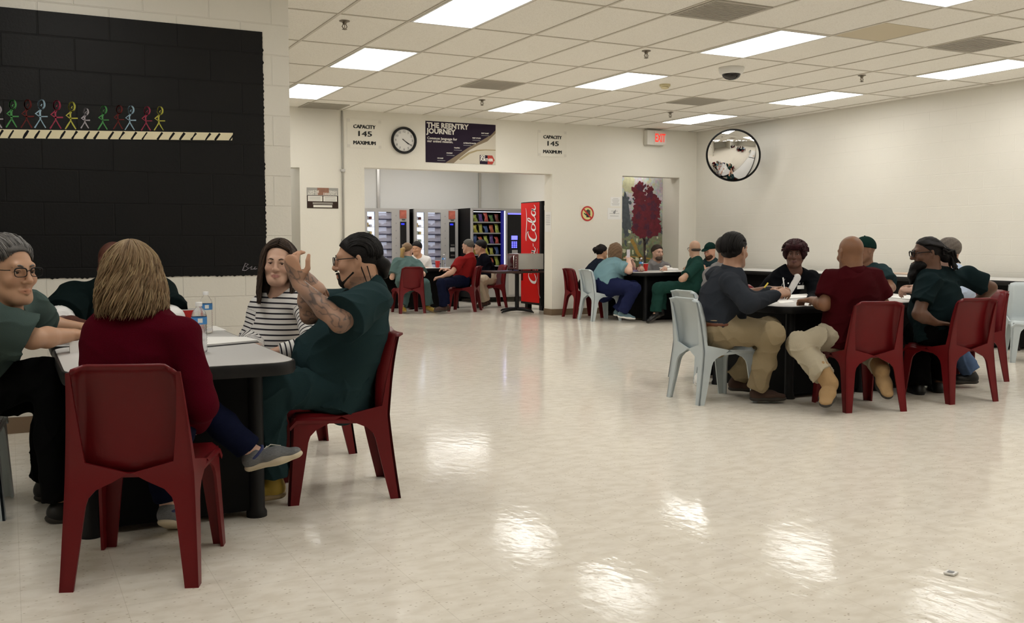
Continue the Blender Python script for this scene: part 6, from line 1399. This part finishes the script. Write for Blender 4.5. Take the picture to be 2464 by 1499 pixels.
p = person('dark-haired man in a white shirt behind the ponytailed woman', (6.72, 16.9), (-.1, -1), K(1003, 597, 17.9), camv(-.45, -1, -.15), 'tan', 1.03, 1.0, .012)
outfit(p, 'whitecloth', 'blackpants', 'blackshoe', 'darksole', True, 1, 0, -.02, .005); simple_hair(p, (.008, .007, .007), .014, .060, -.07)
p = person('man in a red short-sleeved shirt with cropped grey hair at the vending room table', (6.94, 15.40), (-.85, .5), K(1126, 592, 16.85), camv(-.85, .5, -.05), (.50, .29, .21), 1.04, 1.1, VX, sh={'L': K(1108, 628, 16.6)}, el={'L': K(1088, 655, 16.4)}, wr={'L': K(1064, 666, 16.35)}, kn={'L': K(1062, 682, 16.1), 'R': K(1068, 680, 16.4)}, an={'L': K(1068, 738, 16.2), 'R': K(1075, 736, 16.4)}, toe={'L': K(1052, 748, 16.1), 'R': K(1060, 745, 16.4)})
outfit(p, 'redshirt', 'jeans', 'brownshoe', 'darksole', False, .72, .4, -.03, .005, sl=1.1); simple_hair(p, (.10, .095, .085), .004, .075, -.06)
p = person('man in a black sweater with white collar and pale trousers beside the snack machine', (7.70, 16.0), (-.96, .05), K(1156, 594, 17.7), camv(-1, .1, -.1), (.46, .26, .17), 1.05, 1.08, VX, kn={'L': K(1150, 676, 17.2), 'R': K(1158, 672, 17.5)}, an={'L': K(1166, 726, 17.35), 'R': K(1172, 724, 17.6)}, toe={'L': K(1150, 738, 17.3), 'R': K(1160, 736, 17.6)})
outfit(p, 'blackknit', 'stone', 'brownshoe', 'darksole', True, 1, .2, -.02, .005); collar(p, M['whitecloth'], .070, .040); simple_hair(p, (.007, .006, .006), .014, .070, -.065)
# ------------------------------------------------------------------ things on the tables and the floor
M['pet'] = mat('clear_plastic', (.97, .98, 1.0), .03, trans=1, ior=1.12, alpha=.55); M['bluelabel'] = mat('bottle_label', (.07, .26, .60), .35, var=.5, vscale=30); M['capwhite'] = mat('cap_white', (.82, .82, .82), .4)
M['cupred'] = mat('cup_red', (.46, .012, .010), .35); M['cupwhite'] = mat('cup_white', (.8, .78, .76), .4); M['foam'] = mat('white_foam', (.82, .81, .79), .7); M['folder'] = mat('dark_folder', (.02, .02, .022), .5)
def bottle(q, lab, h=.205, rz=0):
    t = thing('water_bottle', lab, 'bottle', q, rz); k = h/.205; r = .0325
    pr = [(.0005, .004), (.022, .002), (.030, .006), (r, .016)]
    for i in range(9): z = .024+i*.0105; pr += [(r, z), (r-.0022, z+.005)]
    pr += [(r, .122), (r, .156-.01), (.0315, .158), (.027, .172), (.018, .186), (.0125, .190), (.0125, .198)]
    MB().lathe([(a, z*k) for a, z in pr], 28, caps=False).build('bottle_body', M['pet'], t, smooth=60)
    MB().lathe([(r+.0006, .122*k), (r+.0006, .152*k)], 28, caps=False).build('label', M['bluelabel'], t, smooth=60)
    c = [l for l in t.children if l.name.startswith('label')][0]
    mb = MB(); n = 7
    for a0 in (-1.9, 1.2):
        pts = [(math.cos(a0+.1*i)*(r+.0012), math.sin(a0+.1*i)*(r+.0012)) for i in range(n)]
        mb.loft([[(x, y, .129*k) for x, y in pts], [(x, y, .147*k) for x, y in pts]], closed=False, caps=False)
    mb.build('label_print', M['paper'], c, fix=False)
    MB().lathe([(0, .196*k), (.0145, .196*k), (.0145, .211*k), (.013, .213*k), (0, .213*k)], 20).build('bottle_cap', M['capwhite'], t, smooth=40)
    return t
def cup(q, lab, h=.118):
    t = thing('plastic_cup', lab, 'cup', q); k = h/.118
    MB().lathe([(.0, .002), (.029, .002), (.030, .0), (.033, .02*k), (.034, .022*k), (.040, .07*k), (.041, .072*k), (.0455, h-.004), (.0445, h-.004), (.028, .006), (0, .006)], 28, caps=False).build('cup_wall', M['cupred'], t, smooth=40)
    MB().lathe([(.0455, h-.005), (.0475, h-.003), (.0475, h), (.0445, h), (.0440, h-.005)], 28, caps=False).build('rim', M['cupwhite'], t, smooth=60)
    return t
bottle(onz(497, 803, ZN), 'clear water bottle with blue label, farther one beside the red cup on the near table', .213)
bottle(onz(481, 850, ZN), 'clear water bottle with blue label nearest the woman in red sweater', .213)
cup(onz(449, 797, ZN), 'red plastic cup behind the water bottles on the near table', .12)
bottle(onz(1543, 655, .726), 'small water bottle with blue label beside a red cup on the table by the painting', .21)
cup(onz(1553, 652, .726), 'red plastic cup on the table below the tree painting')
cup(onz(1053, 643.6, .722), 'red plastic cup on the table before the vending machines', .125); bottle(onz(1068, 643.2, .722), 'clear water bottle on the table before the vending machines', .23)
def sheet(name, lab, cat, pxs, z, m, th=.004, wave=0, grp=None):
    c = np.mean([onz(x, y, z) for x, y in pxs], 0); P = [onz(x, y, z)-c for x, y in pxs]; mb = MB(); n = 6; V = []; 
    for j in range(n+1):
        for i in range(n+1):
            u, v = i/n, j/n; q = (P[0]*(1-u)+P[1]*u)*(1-v)+(P[3]*(1-u)+P[2]*u)*v; q[2] += wave*math.sin(3*u+1)*v*(1-v)*4+wave*.6*abs(math.sin(5*v)); V.append(q)
    top = [(x, y, z_+th) for x, y, z_ in V]; F_ = []
    for j in range(n):
        for i in range(n): a = j*(n+1)+i; F_.append((a, a+1, a+n+2, a+n+1))
    N_ = len(V); per = [i for i in range(n+1)]+[j*(n+1)+n for j in range(1, n+1)]+[n*(n+1)+i for i in range(n-1, -1, -1)]+[j*(n+1) for j in range(n-1, 0, -1)]
    fs = F_+[tuple(N_+i for i in f[::-1]) for f in F_]+[(per[k], per[(k+1) % len(per)], N_+per[(k+1) % len(per)], N_+per[k]) for k in range(len(per))]
    mb.add(top+[tuple(q) for q in V], fs); return tag(mb.build(name, m, None, c), lab, cat, grp)
sheet('paper_folder', 'dark folder under the white packet on the near table', 'folder', [(494, 817), (592, 815), (623, 824), (495, 836)], ZN+.0012, M['folder'], .003)
sheet('paper_packet', 'thick white paper packet on the near table beside the striped woman', 'paper', [(493, 814), (591, 814), (620, 822), (495, 833)], ZN+.0045, M['paper'], .008)
sheet('paper_sheet', 'white paper sheet at the far end of the near table behind the bottles', 'paper', [(500, 785), (520, 785), (545, 795), (508, 797)], ZN+.001, M['paper'], .002)
tc_ = thing('tent_card', 'folded white name card standing left of the woman in red sweater', 'card', onz(186, 848, ZN)); mb = MB(); mb.add([(-.03, -.02, .0), (.05, -.01, .0), (.05, .0, .055), (-.03, -.004, .05), (-.03, .03, 0), (.05, .03, 0)], [(0, 1, 2, 3), (3, 2, 5, 4)]); o = mb.build('card', M['paper'], tc_, fix=False); md = o.modifiers.new('s', 'SOLIDIFY'); md.thickness = .001
sheet('paper_sheet', 'white papers between the charcoal shirt man and the bald man', 'paper', [(1888, 711), (1945, 707), (1950, 716), (1893, 720)], ZR+.001, M['paper'], .004, .004)
sheet('paper_sheet', 'single white sheet at the front edge of the table before the charcoal shirt man', 'paper', [(1872, 724), (1905, 722), (1912, 727), (1876, 730)], ZR+.001, M['paper'], .0015)
sheet('paper_sheet', 'white papers in front of the dreadlocked man', 'paper', [(2136, 706), (2190, 711), (2194, 722), (2140, 716)], ZR+.001, M['paper'], .004, .003)
def rod(name, lab, cat, a, b, r, m, m2):
    a, b = A(a), A(b); t = thing(name, lab, cat, a); d = b-a; mb = MB(); mb.tube([(0, 0, 0), tuple(d*.9)], r, 8); mb.build('barrel', m, t, smooth=60); mb = MB(); mb.tube([tuple(d*.9), tuple(d)], [r*.9, r*.25], 8); mb.build('tip', m2, t, smooth=60)
rod('pen', 'white pen held upright by the charcoal shirt man', 'pen', K(1884, 668, 7.28), K(1888, 697, 7.25), .0045, M['capwhite'], M['ink'])
rod('pencil', 'short yellow pencil in the charcoal shirt man\'s far hand', 'pencil', K(1848, 681, 7.40), K(1838, 694, 7.38), .006, mat('pencil_yellow', (.70, .55, .06), .4), M['tan'] if 'tan' in M else M['tansole'])
rod('pen', 'dark pen in the hand of the bald man in maroon', 'pen', onz(1930, 720, ZR+.012), onz(1948, 722, ZR+.02), .004, M['ink'], M['ink'])
fb_ = thing('takeout_box', 'white foam takeout box with raised lid on the table by the painting', 'box', onz(1609, 652.5, .726), .1)
MB().rbox(-.11, .13, -.09, .09, 0, .045, .02).build('tray', M['foam'], fb_, smooth=40); MB().rbox(-.11, .10, .02, .10, .046, .058, .01).build('lid', M['foam'], fb_, smooth=40); MB().rbox(-.06, .0, -.03, .04, .058, .085, .015).build('napkin', M['paper'], fb_, smooth=40)
sheet('paper_sheet', 'white papers at the near edge of the table by the painting', 'paper', [(1590, 654), (1625, 653.2), (1640, 655), (1600, 655.6)], .7265, M['paper'], .006, .006)
sheet('booklet', 'small purple and white booklet beside the teal shirt woman', 'booklet', [(1524, 652.5), (1537, 652), (1539, 653.6), (1523, 654.2)], .7265, mat('booklet_purple', (.30, .26, .45), .6, var=.7, vscale=40), .02)
o = MB().box(-.05, .05, -.002, .002, -.06, .06).build('printed_card', mat('card_print', (.62, .58, .66), .6, var=.6, vscale=40), None, K(1512, 610, 14.65), rotz=.5); tag(o, 'printed white card held up by the woman in teal', 'card')
lt = thing('paper_wrapper', 'small torn white wrapper lying on the floor at lower right', 'litter', onz(2287, 1383, 0)); mb = MB(); P = [onz(x, y, .003)-onz(2287, 1383, 0) for x, y in ((2270, 1381), (2295, 1386), (2306, 1380), (2280, 1374))]
mb.add([tuple(q) for q in P]+[tuple(q+A((0, 0, .006))) for q in P], [(0, 1, 2, 3), (4, 5, 6, 7), (0, 1, 5, 4), (1, 2, 6, 5), (2, 3, 7, 6), (3, 0, 4, 7)]); mb.build('sheet', M['paper'], lt)
c_ = np.mean(P, 0); mb = MB(); mb.add([tuple(c_+(q-c_)*.55+A((0, 0, .0075))) for q in P], [(0, 1, 2, 3)]); mb.build('print', M['greyink'], lt, fix=False)
o = MB().rbox(-.12, .12, -.2, .2, 0, .02, .03).build('paper_tray', mat('tray_tan', (.55, .42, .33), .7), None, (10.3, 8.97, .761), smooth=40); tag(o, 'flattened pale tray on the long table along the right wall', 'tray')
fp_ = sheet('folded_paper', 'folded white paper on the floor under the right-hand table', 'paper', [(1852, 940), (1884, 938), (1882, 949), (1862, 947)], .004, M['paper'], .003, .004)
# ------------------------------------------------------------------ camera, world, view
cd_ = bpy.data.cameras.new('camera'); co = bpy.data.objects.new('camera', cd_); C.objects.link(co)
co.location = CAM; co.rotation_euler = Matrix(np.stack([CR, CU, -CF], 1).tolist()).to_euler()
cd_.sensor_fit = 'HORIZONTAL'; cd_.sensor_width = 36; cd_.lens = FPX/2464*36; cd_.clip_start = .05; cd_.clip_end = 100
sc_ = bpy.context.scene; sc_.camera = co
wd = bpy.data.worlds.new('world'); sc_.world = wd; wd.use_nodes = True; wd.node_tree.nodes['Background'].inputs[0].default_value = (.03, .03, .03, 1)
sc_.view_settings.view_transform = 'Standard'; sc_.view_settings.look = 'None'; sc_.view_settings.gamma = 1; sc_.view_settings.use_curve_mapping = False
sc_.view_settings.exposure = -.35
sc_.cycles.use_denoising = True; sc_.cycles.use_adaptive_sampling = True; sc_.cycles.adaptive_threshold = .025; sc_.cycles.max_bounces = 7; sc_.cycles.diffuse_bounces = 5; sc_.cycles.glossy_bounces = 4; sc_.cycles.transmission_bounces = 6
sc_.cycles.sample_clamp_indirect = 6; sc_.cycles.caustics_reflective = False; sc_.cycles.caustics_refractive = False
